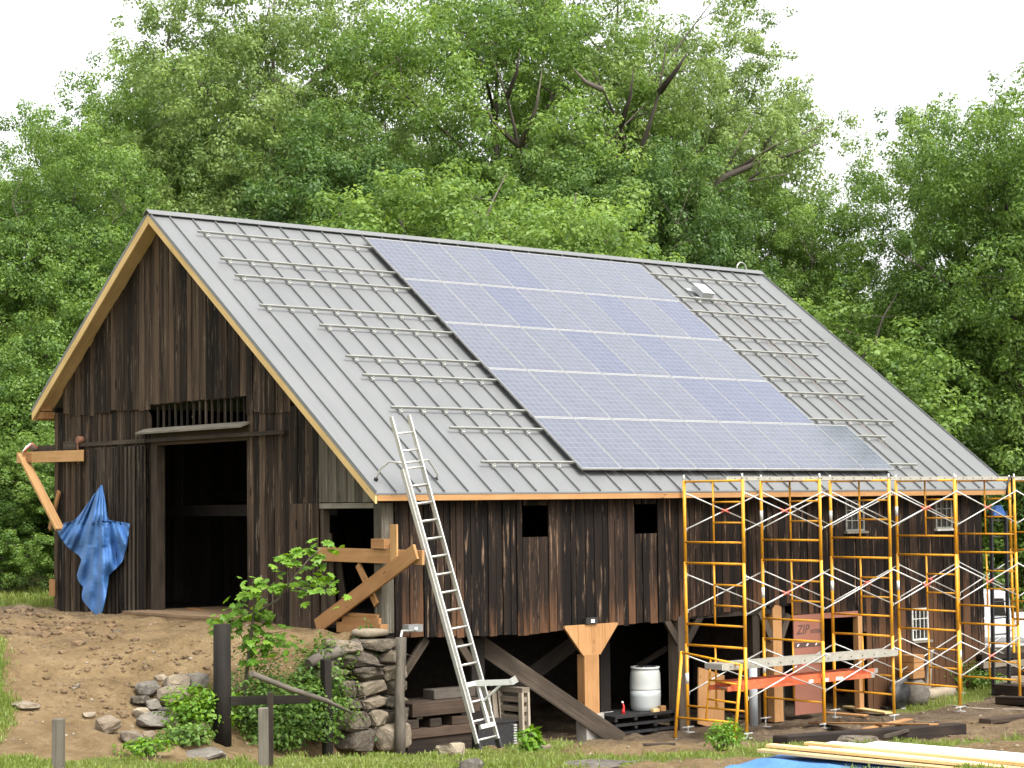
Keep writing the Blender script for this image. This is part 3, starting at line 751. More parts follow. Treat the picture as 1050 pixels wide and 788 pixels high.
# small doorway
g = MB(); g.box((-0.04, SD0 - 0.04, SDZ), (0.10, SD1 + 0.06, SDZ + 0.09), along=1); g.build('door_header', 'grey_timber', barn)
g = MB(); g.box((-0.01, 1.72, 2.3), (0.12, 1.82, 4.33)); g.build('door_jamb', 'old_timber', barn)
g = MB(); g.bar((0.10, 1.60, 2.3), (0.05, 1.66, 3.9), 0.18, 0.03, (1, 0, 0)); g.bar((0.2, 1.35, 2.33), (0.16, 1.55, 3.4), 0.2, 0.03, (1, 0, 0)); g.build('loose_jamb', 'old_timber', barn)
# windows with white muntins
def window(x0, x1, z0, z1, nc, nr, sill=0.0, label=None, paint='white_paint'):
    fr = MB(); w = 0.035
    fr.box((x0, -0.030, z0), (x0 + w, 0.0, z1)); fr.box((x1 - w, -0.030, z0), (x1, 0.0, z1))
    fr.box((x0 + w, -0.028, z0), (x1 - w, 0.0, z0 + w), along=0); fr.box((x0 + w, -0.028, z1 - w), (x1 - w, 0.0, z1), along=0)
    for i in range(1, nc): xx = x0 + (x1 - x0) * i / nc; fr.box((xx - .009, -0.022, z0 + w), (xx + .009, -0.004, z1 - w))
    for j in range(1, nr): zz = z0 + (z1 - z0) * j / nr; fr.box((x0 + w, -0.020, zz - .009), (x1 - w, -0.006, zz + .009), along=0)
    o = fr.build('window', paint, barn)
    if label: tag(o, label)
    p = MB(); p.box((x0 + .01, 0.004, z0 + .01), (x1 - .01, 0.010, z1 - .01)); p.build('pane', 'pane_glass', o)
    s = MB(); s.box((x0 - .05, -0.10, z0 - 0.05), (x1 + .05, 0.0, z0 - .003), along=0); s.build('sill', 'white_paint' if sill else 'grey_timber', o)
window(11.85, 12.44, 3.73, 4.37, 3, 3, paint='grey_paint')
window(14.84, 15.41, 3.73, 4.37, 3, 3, 1, paint='grey_paint')
window(13.94, 14.49, 1.37, 2.05, 4, 3, 0, 'white small paned window low in the dark boards')
# posts of the open basement
def cpost(x, y, z0, z1, w, mat, d=None, label=None):
    m = MB(); d = d or w; m.box((x - w / 2, y - d / 2, z0), (x + w / 2, y + d / 2, z1)); o = m.build('post', mat, barn, bevel=0.008)
    if label: tag(o, label)
    return o
pp = cpost(4.62, 0.02, 0.55, 1.64, 0.36, 'new_timber', 0.20, 'new tan post carrying the front wall')
m = MB()
gx0 = 3.98
for k in range(4):
    a = gx0 + k * 0.327
    lo = lambda x: 1.62 + max(0, (abs(x - 4.63) - 0.21)) * 1.16
    xa, xb = a, a + 0.322
    pts = [(xa, -0.075, 2.175), (xa, -0.075, min(2.165, lo(xa)))]
    for q in (4.42, 4.84):
        if xa < q < xb: pts.append((q, -0.075, lo(q)))
    pts += [(xb, -0.075, min(2.165, lo(xb))), (xb, -0.075, 2.175)]
    m.prism(pts, (0, 0.05, 0))
    for fi in range(len(m.f) - (len(pts) + 2), len(m.f)): m.uv[fi] = [(m.v[i][2], m.v[i][0]) for i in m.f[fi]]
tag(m.build('gusset', 'new_timber', barn), 'tan plank gusset tapering down to the new post')
m = MB(); m.box((4.42, -0.14, -0.15), (4.86, 0.16, 0.56)); m.build('post_footing', 'concrete', barn, bevel=0.02)
cpost(0.36, 0.18, -0.1, 2.14, 0.20, 'old_timber')
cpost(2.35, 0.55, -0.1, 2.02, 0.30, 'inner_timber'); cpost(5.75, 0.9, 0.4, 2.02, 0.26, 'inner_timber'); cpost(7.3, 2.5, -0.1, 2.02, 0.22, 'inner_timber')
m = MB(); m.box((5.6, 0.75, -0.1), (5.94, 1.08, 0.45)); m.build('post_footing', 'concrete', barn, bevel=0.02)
cpost(9.72, 0.10, 0.0, 2.30, 0.26, 'new_timber', 0.2, 'new tan post beside the red sheathing'); cpost(9.15, 0.15, 0.0, 2.2, 0.2, 'old_timber')
cpost(7.05, 0.12, -0.05, 2.2, 0.28, 'old_timber'); cpost(12.2, 0.02, 0.0, 2.0, 0.14, 'brown_timber')
def brace(p0, p1, w=0.14, h=0.06, mat='old_timber'):
    m = MB(); m.bar(p0, p1, w, h, (0, 1, 0)); m.build('knee_brace', mat, barn)
brace((1.55, 0.10, 2.16), (2.02, 0.18, 1.62)); brace((0.46, 0.12, 1.5), (0.98, 0.12, 2.1))
brace((6.62, 0.05, 2.2), (7.02, 0.02, 1.62)); brace((6.75, 0.95, 1.22), (7.15, 0.30, 1.68), 0.09); brace((7.10, 0.02, 1.62), (7.6, 0.05, 2.2)); brace((9.25, 0.05, 2.2), (9.6, 0.05, 1.62)); brace((9.84, 0.05, 1.62), (10.1, 0.05, 2.1))
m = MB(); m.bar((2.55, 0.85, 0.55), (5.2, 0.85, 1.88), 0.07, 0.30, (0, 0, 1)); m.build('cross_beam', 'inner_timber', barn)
# red sheathing beside the doorway, with its printed lettering
m = MB(); m.box((10.14, -0.052, 0.10), (10.95, -0.030, 2.08)); sh = m.build('sheathing_panel', 'sheathing', barn)
m = MB(); m.box((10.955, -0.046, 1.975), (12.14, -0.030, 2.085), along=0); m.build('sheathing_panel', 'sheathing', barn)
m = MB(); m.box((10.15, -0.0555, 1.43), (10.94, -0.0525, 1.53)); m.build('printed_band', 'print_black', sh)
m = MB()
for x in (10.22, 10.50, 10.77): m.prism([(x, -0.0585, 1.465), (x + .05, -0.0585, 1.51), (x + .075, -0.0585, 1.495), (x + .025, -0.0585, 1.45)], (0, 0.002, 0))
m.build('printed_tick', 'white_label', sh)
def letters(txt, x, y, z, size, mat, parent, rotz=0.0, shear=0.25, sx=1.0):
    cu = bpy.data.curves.new('lettering', 'FONT'); cu.body = txt; cu.size = size; cu.extrude = 0.0012; cu.shear = shear; cu.offset = 0.004
    o = bpy.data.objects.new('tmp', cu); C.objects.link(o)
    dg = bpy.context.evaluated_depsgraph_get(); me = bpy.data.meshes.new_from_object(o.evaluated_get(dg)); bpy.data.objects.remove(o)
    me.materials.clear(); me.materials.append(MATS[mat])
    q = bpy.data.objects.new('lettering', me); C.objects.link(q); q.parent = parent
    q.location = (x, y, z); q.rotation_euler = (R_(90), 0, rotz); q.scale = (sx, 1, 1); return q
letters('ZIP', 10.22, -0.0535, 1.70, 0.26, 'print_black', sh); letters('SYSTEM', 10.62, -0.0535, 1.70, 0.105, 'print_black', sh)
letters('ZIP', 10.25, -0.0535, 1.08, 0.26, 'print_faint', sh); letters('SYSTEM', 10.65, -0.0535, 1.08, 0.105, 'print_faint', sh)

# ------------------------------------------------------------------ rails and panels on the roof
PW, PH = 1.0, 1.665
RAILS = [(0.36, 16.52, 8.0), (0.37, 16.54, 6.98), (0.38, 16.52, 6.36), (0.37, 16.50, 5.29), (1.39, 15.55, 4.69), (1.38, 15.55, 3.63),
         (1.39, 15.55, 3.0), (1.40, 15.53, 1.955), (2.34, 14.63, 1.34), (2.37, 14.62, 0.28)]
ORD = ['topmost', 'second', 'third', 'fourth', 'fifth', 'sixth', 'seventh', 'eighth', 'ninth', 'lowest']
COL = ['leftmost', 'second from the left', 'third from the left', 'fourth from the left', 'fifth from the left', 'sixth from the left', 'seventh from the left', 'eighth from the left', 'ninth from the left']
ROW = ['top', 'second', 'middle', 'fourth', 'bottom']
for i, (xa, xb, s) in enumerate(RAILS):
    t = thing('mounting_rail', '%s long pale metal mounting rail %s on the barn roof' % (ORD[i], 'counting down from the ridge' if 0 < i < 9 else ('nearest the ridge' if i == 0 else 'nearest the eave')), 'rail', rp(xa, s, 0.10), 'rails clamped across the roof seams')
    m = MB(); m.bar(rp(xa, s, 0.098), rp(xb, s, 0.098), 0.036, 0.044, RN); m.build('rail', 'rail_metal', t)
    xr = 4.55 + (9 if s < 1.6 else 8) * PW
    for x in SEAMS:
        if xa - .02 < x < xb + .02 and not (4.75 < x < xr - 0.2):
            m = MB(); m.box((-.028, -.03, 0.0), (.028, .03, 0.035)); m.bar((0, 0, .03), (0, 0, .075), .03, .012); m.box((-.028, -.035, .0), (-.012, .035, -.02))
            m.v = [tuple(rp(x + a * 1.0, s - 0.055 + b * 1.1, 0.036 + c * .9)) for a, b, c in m.v]
            m.build('clamp', 'galvanised', t)
DEEP = {(0, 3), (1, 2), (1, 5), (1, 7), (2, 5), (2, 3), (3, 5), (3, 6), (3, 7)}
for r in range(5):
    n = 9 if r == 4 else 8
    for c in range(n):
        deep = (r, c) in DEEP
        nm = COL[c] if c < n - 1 else 'rightmost'
        x0 = 4.55 + c * PW; s0 = (4 - r) * PH
        t = thing('solar_panel', '%s solar panel, %s in the %s row on the barn roof' % ('deeper blue' if deep else 'pale blue', nm, ROW[r]), 'solar panel', rp(x0, s0, 0.16), 'solar panels in five rows on the roof')
        gp_, gs = 0.006, 0.006
        fw, fe = 0.012, 0.026
        xa, xb, sa, sb = x0 + gp_, x0 + PW - gp_, s0 + gs, s0 + PH - gs
        m = MB()
        def fb(x_0, x_1, s_0, s_1):
            m.prism([rp(x_0, s_0, 0.161), rp(x_1, s_0, 0.161), rp(x_1, s_1, 0.161), rp(x_0, s_1, 0.161)], -RN * 0.038)
        fb(xa, xb, sa, sa + fe); fb(xa, xb, sb - fe, sb); fb(xa, xa + fw, sa + fe, sb - fe); fb(xb - fw, xb, sa + fe, sb - fe)
        m.build('frame', 'aluminium', t)
        m = MB(); a, b_, d, e = rp(xa + fw, sa + fe, 0.158), rp(xb - fw, sa + fe, 0.158), rp(xb - fw, sb - fe, 0.158), rp(xa + fw, sb - fe, 0.158)
        nn = -RN * 0.01
        m.add([a, b_, d, e, a + nn, b_ + nn, d + nn, e + nn], [(0, 1, 2, 3), (7, 6, 5, 4)], [[(0, 0), (0, 1), (1, 1), (1, 0)], [(0, 0)] * 4])
        m.build('cell_face', 'solar_cells_deep' if deep else 'solar_cells', t)
# grey electrical box and conduits
t = thing('junction_box', 'pale grey junction box on feet between the upper mounting rails right of the panels', 'electrical box', rp(13.75, 7.3, 0.05))
m = MB(); pts = [(13.66, 7.08), (14.04, 7.08), (14.04, 7.48), (13.66, 7.48)]
m.prism([rp(a, b, 0.07) for a, b in pts], RN * 0.13); m.build('housing', 'box_grey', t, bevel=0.01)
m = MB(); m.prism([rp(a * 1.0 + (-.01 if a < 13.8 else .01), b + (-.01 if b < 7.2 else .01), 0.201) for a, b in pts], RN * 0.018); m.build('lid', 'box_grey', t)
for a in (13.55, 14.1):
    for b in (7.06, 7.45): m = MB(); m.prism([rp(a - .06, b - .05, 0.046), rp(a + .1, b - .05, 0.046), rp(a + .1, b + .05, 0.046), rp(a - .06, b + .05, 0.046)], RN * 0.025); m.build('foot', 'box_grey', t)
m = MB(); m.tube([rp(14.05, 7.10, .10), rp(14.18, 6.8, .07), rp(14.32, 6.2, .06), rp(14.36, 4.5, .05), rp(14.38, 2.6, .05), rp(14.40, 1.0, .05)], 0.010, 6)
one('conduit', m, 'conduit_orange', 'thin pinkish conduit running down the roof from the grey junction box', 'conduit', rp(14.05, 7.10, .1))
m = MB(); c0 = rp(16.35, 8.72, 0.07); m.tube([c0 + Vector((0.17 * -math.cos(a) + .2, 0.05, 0.18 * math.sin(a) + .02)) for a in np.linspace(R_(-15), R_(200), 14)], 0.022, 8)
one('conduit_loop', m, 'rail_metal', 'curved silver conduit loop standing at the right end of the ridge', 'conduit', c0)

# ------------------------------------------------------------------ scaffold: one pinned-together structure
SX = [6.78, 8.92, 10.98, 13.08, 15.12, 17.05]
YB, YF, ZT = -0.36, -1.85, 4.75
FH = 1.524
scf = thing('scaffold', 'orange yellow tube scaffold three frames high with silver cross braces along the barn front', 'scaffold', (11.9, -1.1, 0.1))
def frame_mesh(at):
    """at(y, z) -> point; y 0 back .. 1 front, z measured down from the top bar"""
    m = MB(); r, q = 0.031, 0.019
    m.tube([at(0, 0.02), at(0, -FH + 0.012)], r, 8); m.tube([at(1, 0.02), at(1, -FH + 0.012)], r, 8)
    m.tube([at(0, 0), at(1, 0)], 0.022, 8); m.tube([at(0, -1.134), at(1, -1.134)], 0.020, 8)
    m.tube([at(.5, 0), at(.5, -1.134)], q, 6)
    for z in (-.39, -.77): m.tube([at(.5, z), at(1, z)], q, 6)
    return m
for i, x in enumerate(SX):
    for k in range(3):
        zt = ZT - k * FH
        jx = random.uniform(-.008, .008)
        m = frame_mesh(lambda a, z: Vector((x + jx, YB + (YF - YB) * a, zt + z)))
        fr = m.build('scaffold_frame', 'scaffold_paint', scf)
        p = MB()
        for y in (YB, YF):
            p.tube([(x, y, zt + 0.005), (x, y, zt + (0.13 if k == 0 else 0.045))], 0.019, 8)
            for z in (-.22, -.90): p.tube([(x + .024, y, zt + z), (x + .062, y, zt + z)], 0.012, 6); p.box((x + .03, y - .02, zt + z - .035), (x + .045, y + .02, zt + z + .035))
        p.build('coupling_pin', 'galvanised', fr)
        if random.random() < .6:
            p = MB(); zz = zt - random.uniform(.45, .6); p.tube([(x + jx, YB, zz), (x + jx, YB, zz - .2)], 0.0325, 8); p.build('maker_label', 'white_label', fr)
for i in range(5):
    for k in range(3):
        zt = ZT - k * FH
        for y, o in ((YF, 1), (YB, -1)):
            if y == YB and k == 0 and i > 3: continue
            m = MB(); a, b = SX[i] + .05, SX[i + 1] + .05; ya = y
            m.tube([(a, ya, zt - .22), (b, ya, zt - .90)], 0.0135, 6); m.tube([(a + .004, ya - .03 * o, zt - .90), (b + .004, ya - .03 * o, zt - .22)], 0.0135, 6)
            br = m.build('cross_brace', 'galvanised', scf)
            if random.random() < .45:
                c = (a + b) / 2; m = MB(); dx, dz = 0.11, 0.11 * .68 / (b - a)
                m.tube([(c - dx, ya, zt - .56 + dz), (c + dx, ya, zt - .56 - dz)], 0.0165, 6); m.tube([(c - dx, ya - .03 * o, zt - .56 - dz), (c + dx, ya - .03 * o, zt - .56 + dz)], 0.0165, 6)
                m.build('red_pivot_mark', 'red_tape', br)
for x in SX:
    for y in (YB, YF):
        z0 = ZT - 3 * FH; zg = ground(x, y)
        m = MB(); m.tube([(x, y, min(zg, z0) - 0.02), (x, y, z0 + .02)], 0.016, 6); m.box((x - .15, y - .014, z0 - .014), (x + .15, y + .014, z0 + .006)); m.tube([(x, y, z0 - .03), (x, y, z0 + .01)], .035, 8)
        m.box((x - .09, y - .09, zg - .01), (x + .09, y + .09, zg + .012))
        m.build('base_jack', 'galvanised', scf)
# walk planks lying on the top bars
def walk_plank(p0, p1, w, name, label, cat, group=None, mat='plank_metal', h=0.075, nr=5):
    p0 = Vector(p0); p1 = Vector(p1)
    t = thing(name, label, cat, (p0 + p1) / 2, group)
    d = (p1 - p0).normalized(); s = d.cross(Vector((0, 0, 1))).normalized(); u = s.cross(d)
    for sg in (1, -1):
        m = MB(); m.bar(p0 + s * sg * w / 2, p1 + s * sg * w / 2, 0.03, h, u)
        L = (p1 - p0).length; n = int(L / .32)
        for k in range(n):
            q = p0 + d * (0.2 + k * .32) + s * sg * (w / 2 + .0165); m.bar(q - d * .012, q + d * .012, .004, .024, u, mi=1)
        m.build('side_rail', [mat, 'dark_steel'], t)
    m = MB(); n = nr
    for k in range(n):
        o = (-w / 2 + .02) + (w - .04) * (k + .5) / n; m.bar(p0 + s * o + u * (h / 2 - .012), p1 + s * o + u * (h / 2 - .012), (w - .04) / n - .006, .02, u)
    m.build('deck', mat, t)
    for e, sg in ((p0, -1), (p1, 1)): m = MB(); m.bar(e + d * sg * .01 - s * (w / 2 + .015), e + d * sg * .01 + s * (w / 2 + .015), .02, h * .8, u); m.build('end_cap', 'galvanised', t)
    return t
BAY = ['leftmost', 'second', 'third', 'fourth', 'rightmost']
for i in range(5):
    walk_plank((SX[i] + .02, -1.22 + .02 * (i % 2), ZT + 0.04 + .004 * (i % 2)), (SX[i + 1] - .03, -1.22 + .02 * (i % 2), ZT + 0.04 + .004 * (i % 2)), 0.46, 'walk_plank',
               'grey metal walk plank lying on the scaffold top over its %s bay' % BAY[i], 'plank', 'walk planks on top of the scaffold')
walk_plank((6.30, -1.52, 1.385), (11.02, -1.72, 1.385), 0.42, 'walk_plank', 'long weathered aluminium walk plank resting low inside the scaffold above the orange ladder', 'plank', h=0.12)
# orange ladder lying under it
t = thing('extension_ladder', 'orange fibreglass extension ladder lying flat low inside the scaffold', 'ladder', (8.4, -1.5, 1.0))
for zz, w, xa, xb in ((0.985, 0.44, 6.42, 10.30), (1.065, 0.36, 6.55, 10.45)):
    for sg in (1, -1):
        m = MB(); m.bar((xa, -1.50 + sg * w / 2, zz), (xb, -1.62 + sg * w / 2, zz), 0.03, 0.085, (0, 0, 1)); m.build('rail', 'orange_fibre', t)
        m = MB(); m.bar((xb, -1.62 + sg * w / 2, zz), (xb + .1, -1.623 + sg * w / 2, zz), 0.045, 0.09, (0, 0, 1)); m.build('foot', 'aluminium', t)
    for k in range(13):
        f = (k + .5) / 13; x = xa + (xb - xa) * f; y = -1.50 - .12 * f
        m = MB(); m.tube([(x, y - w / 2, zz), (x, y + w / 2, zz)], 0.016, 6); m.build('rung', 'aluminium', t)
for x, L in ((8.55, .12), (9.0, .10), (9.3, .25)):
    m = MB(); m.box((x, -1.50 - .12 * (x - 6.42) / 3.88 - .2415, 0.955), (x + L, -1.50 - .12 * (x - 6.42) / 3.88 - .236, 1.015), along=0); m.build('warning_label', 'white_label', t)
# loose frame leaning against the scaffold's left end
def corner(u, v, y): return Vector(yp(u, v, y))
tb, tf = corner(699, 668, -0.45), corner(760, 681, -1.90)
bb, bf = gp(687, 753), gp(746, 760)
bb = Vector((tb.x - 0.26, tb.y - .05, 0)); bf = Vector((tf.x - 0.26, tf.y - .05, 0))
bb.z = ground(bb.x, bb.y); bf.z = ground(bf.x, bf.y)
lf = thing('loose_scaffold_frame', 'loose orange scaffold frame leaning against the left end of the scaffold', 'scaffold frame', bf)
def lat(a, z):
    k = -z / FH; a = 1 - a
    return (tb.lerp(bb, k)).lerp(tf.lerp(bf, k), 1 - a) if False else (tb.lerp(bb, k)).lerp(tf.lerp(bf, k), a)
r, q = 0.031, 0.019
for a_ in (0, 1): m = MB(); m.tube([lat(a_, 0.0), lat(a_, -FH)], r, 8); m.build('leg', 'scaffold_paint', lf)
m = MB(); m.tube([lat(0, -.02), lat(1, -.02)], .022, 8); m.tube([lat(0, -1.17), lat(1, -1.17)], .020, 8); m.tube([lat(.5, -.02), lat(.5, -1.17)], q, 6)
for z in (-.42, -.78): m.tube([lat(0, z), lat(.5, z)], q, 6)
m.build('rung', 'scaffold_paint', lf)
m = MB(); m.tube([lat(0, -.28), lat(0, -.55)], .0275, 8); m.build('maker_label', 'white_label', lf)

# ------------------------------------------------------------------ ladders
foot = Vector((0.66, -1.92, 0)); foot.z = ground(foot.x, foot.y) + .02
top = None
# the ladder rises over the eave: its top is above the roof, its stand-off arms rest on the metal
mid = Vector(yp(425, 489, -0.60)); dirl = (mid - foot).normalized()
def ladder_pt(s): return foot + dirl * s
LL = 6.15
_e = min(np.linspace(5.0, 6.6, 161), key=lambda s: abs(394 - FPX * float(np.dot(np.array(foot + dirl * float(s)) - CAM, UP) / np.dot(np.array(foot + dirl * float(s)) - CAM, FW)) - 428)); LL = float(_e)
lw = dirl.cross(Vector((0, -1, 0.3))).normalized(); lw = Vector((1, 0.02, 0)); lw = (lw - dirl * lw.dot(dirl)).normalized(); ln = lw.cross(dirl).normalized()
if ln.y > 0: ln = -ln
t = thing('extension_ladder', 'tall silver aluminium extension ladder leaning over the eave onto the roof', 'ladder', foot)
def lsec(s0, s1, w, off):
    for sg in (-1, 1):
        m = MB(); m.bar(ladder_pt(s0) + lw * sg * w / 2 + ln * off, ladder_pt(s1) + lw * sg * w / 2 + ln * off, 0.028, 0.075, ln); m.build('rail', 'ladder_metal', t)
    n = int((s1 - s0 - .42) / .305)
    for k in range(n + 1):
        s = s0 + .17 + k * .305
        m = MB(); m.tube([ladder_pt(s) + lw * (-w / 2 + .012) + ln * off, ladder_pt(s) + lw * (w / 2 - .012) + ln * off], 0.018, 8); m.build('rung', 'ladder_metal', t)
lsec(0.0, 4.75, 0.445, 0.0); lsec(0.61, LL, 0.385, 0.05)
m = MB()
for sg in (-1, 1): m.bar(ladder_pt(-.03) + lw * sg * .22 + ln * .0, ladder_pt(.12) + lw * sg * .22, .05, .10, ln)
m.build('foot', 'black_plastic', t)
# label strip on the left rail
m = MB(); m.bar(ladder_pt(1.9) - lw * .222 + ln * .0, ladder_pt(2.15) - lw * .222, .0285, .05, ln); m.build('warning_label', 'blue_plastic', t)
# stand-off arms
sa = ladder_pt(4.85) + ln * 0.03
m = MB()
for sg, ex in ((-1, -0.15), (1, 1.12)):
    e = rp(ex, -0.14, 0.03); a = sa + lw * sg * .19
    q1 = a.lerp(e, .5); q1.z = a.z + .03; q2 = a.lerp(e, .85); q2.z = a.z * .65 + e.z * .35; m.tube([a, a.lerp(q1, .5), q1, q2, e + RN * .08, e + RN * .02], 0.018, 8)
m.tube([sa - lw * .2, sa + lw * .2], 0.02, 8)
m.build('stabiliser', 'ladder_metal', t)
m = MB()
for ex in (-0.15, 1.12): m.bar(rp(ex, -0.14, 0.0), rp(ex, -0.14, 0.05), .05, .05, (1, 0, 0))
m.build('stabiliser_pad', 'black_plastic', t)
# plank bracket hooked on the lower rungs
tj = thing('ladder_jack', 'silver ladder jack bracket hooked on the lower rungs of the leaning aluminium ladder', 'bracket', ladder_pt(.8))
a0 = ladder_pt(1.06) + ln * .06; a1 = a0 + Vector((0.42, -0.50, 0.03))
for o in (-.03, .09):
    pass
m = MB(); m.bar(a0 + lw * .02, a1, .05, .09, (0, 0, 1)); m.bar(a1 - Vector((.03, -.03, 0)), a1 + Vector((.03, -.03, .05)), .06, .11, (0, 0, 1)); m.build('arm', 'galvanised', tj)
m = MB(); m.bar(a0 + lw * .06, ladder_pt(.36) + lw * .06 + ln * .06, .045, .06, ln); m.build('back_leg', 'galvanised', tj)
m = MB(); m.bar(a0.lerp(a1, .68) - Vector((0, 0, .03)), ladder_pt(.75) + lw * .06 + ln * .08, .03, .03, ln); m.build('strut', 'galvanised', tj)
m = MB(); m.bar(ladder_pt(.36) - lw * .12 + ln * .05, ladder_pt(.36) + lw * .2 + ln * .05, .07, .05, ln); m.build('hook', 'galvanised', tj)
m = MB(); m.bar(a0 - lw * .17, a0 + lw * .08, .07, .05, ln); m.build('hook', 'galvanised', tj)
# slim black ladder inside the last bay
t = thing('straight_ladder', 'slim black ladder with a blue top cap standing upright in the last scaffold bay', 'ladder', (15.65, -1.0, 0.5))
bz = ground(15.62, -1.0)
A, B = Vector((15.60, -1.05, bz)), Vector((15.80, -0.95, 4.10))
for sg in (-1, 1):
    m = MB(); m.bar(A + Vector((sg * .25, -sg * .02, 0)), B + Vector((sg * .235, -sg * .02, 0)), .05, .07, (0, -1, 0)); m.build('rail', 'black_fibre', t)
for k in range(11):
    p = A.lerp(B, (k + .6) / 11.2); m = MB(); m.tube([p - Vector((.235, 0, 0)), p + Vector((.235, 0, 0))], .016, 6); m.build('rung', 'dark_steel', t)
m = MB(); m.prism([B + Vector((-.22, -.05, -.10)), B + Vector((.22, -.05, -.10)), B + Vector((.05, -.05, .12)), B + Vector((-.12, -.05, .10))], (0, .1, 0)); m.build('cap', 'blue_plastic', t)
# hose end hanging from the scaffold top
m = MB(); q = Vector((15.02, -1.80, ZT)); m.tube([q + Vector((-.15, -.04, -.32)), q + Vector((-.13, -.05, -.1)), q + Vector((-.05, -.05, .06)), q + Vector((.02, -.05, .05)), q + Vector((.03, -.04, -.25)), q + Vector((.10, -.04, -.6))], .022, 8)
one('hose', m, 'black_plastic', 'short dark hose looped over the top bar at the right end of the scaffold', 'hose', q)

# ------------------------------------------------------------------ timber outriggers at both gable corners
t = thing('timber_outrigger', 'light timber arm with a diagonal strut standing out from the far gable corner', 'outrigger', (-.1, 11.6, 4.5))
m = MB(); m.bar((-0.20, 10.04, 5.47), (-0.20, 12.98, 5.50), .05, .235, (0, 0, 1)); m.build('arm', 'tan_timber', t, bevel=.004)
m = MB(); m.bar((-.265, 12.66, 5.56), (-.265, 10.90, 3.95), .06, .20, (1, 0, 0)); m.build('strut', 'tan_timber', t, bevel=.004)
m = MB(); m.box((-.26, 12.28, 5.40), (-.22, 12.46, 5.58)); m.build('cleat', 'brown_timber', t)
m = MB(); m.box((0.02, 11.72, 5.56), (0.14, 12.75, 5.74), along=1); m.build('outer_arm', 'old_timber', t)
m = MB(); m.bar((-.08, 11.30, 4.75), (-.06, 11.75, 3.95), .04, .11, (0, 1, 0)); m.build('wall_cleat', 'brown_timber', t)
m = MB()
for k in range(5): m.tube([(-.30 + .04 * k, 12.48 + .06 * k, 5.62), (-.10, 12.50 + .07 * k, 5.80 - .02 * k), (.1, 12.48 + .06 * k, 5.62)], .018, 6)
tag(m.build('rope_lashing', 'red_tape', t), 'red and white rope lashing')
m = MB()
for k in range(4): m.tube([(-.31 + .04 * k, 12.52 + .07 * k, 5.62), (-.12, 12.54 + .07 * k, 5.79 - .02 * k), (.1, 12.52 + .06 * k, 5.62)], .02, 6)
m.build('rope_lashing', 'white_label', t)
m = MB(); m.box((-.10, 11.50, 2.55), (-.06, 11.70, 2.90)); one('wood_block', m, 'brown_timber', 'small tan wood block nailed low on the far gable corner', 'block', (-.08, 11.6, 2.55))
t = thing('timber_outrigger', 'brown timber arm with a long diagonal strut across the small doorway', 'outrigger', (-.15, 0.3, 2.3))
m = MB(); m.bar((-.09, 1.75, 3.545), (-.09, -1.20, 3.52), .05, .235, (0, 0, 1)); m.build('arm', 'new_timber', t, bevel=.004)
m = MB(); m.bar((-.16, 1.72, 2.30), (-.16, -1.10, 3.62), .05, .26, (0, 0, 1)); tag(m.build('strut', 'brown_timber', t, bevel=.004), 'orange brown diagonal plank')
m = MB(); m.box((-.15, -0.56, 3.42), (-.117, -0.38, 4.06)); m.build('stake', 'tan_timber', t)
m = MB(); m.box((-.17, -0.24, 3.66), (-.03, 0.12, 3.82), along=1); m.box((-.06, -.36, 3.66), (-.02, -.24, 3.74), along=1); m.build('block', 'brown_timber', t)
m = MB(); m.bar((-.075, 0.62, 3.38), (-.075, 0.10, 2.72), .04, .12, (0, 1, 0)); m.build('wall_cleat', 'brown_timber', t)
m = MB(); m.box((-.20, 0.02, 2.50), (-.02, 1.35, 2.62), along=1); m.build('base_plank', 'brown_timber', t) if False else None
tp = thing('plank_stack', 'tan timbers stacked as a step in the small doorway', 'timber', (-.1, .7, 2.25))
for z0, z1, ya, yb, xx in ((2.22, 2.40, -.06, 1.20, -.12), (2.402, 2.50, .0, 1.05, -.11), (2.502, 2.56, .06, 0.9, -.10)):
    m = MB(); m.box((xx, ya, z0), (0.04, yb, z1), along=1); m.build('plank', 'brown_timber', tp, bevel=.004)
# timbers lying on the barn floor inside the big doorway
m = MB(); m.bar((0.9, 3.4, 2.46), (1.5, 6.6, 2.46), .2, .24, (0, 0, 1)); one('floor_timber', m, 'old_timber', 'heavy squared timber lying on the floor inside the big doorway', 'timber', (1.2, 5, 2.34), bevel=.01)
m = MB(); m.bar((.5, 6.2, 2.36), (.6, 7.2, 2.40), .14, .035, (0, 0, 1)); one('floor_board', m, 'brown_timber', 'tan board lying behind the threshold of the big doorway', 'board', (.55, 6.7, 2.33))

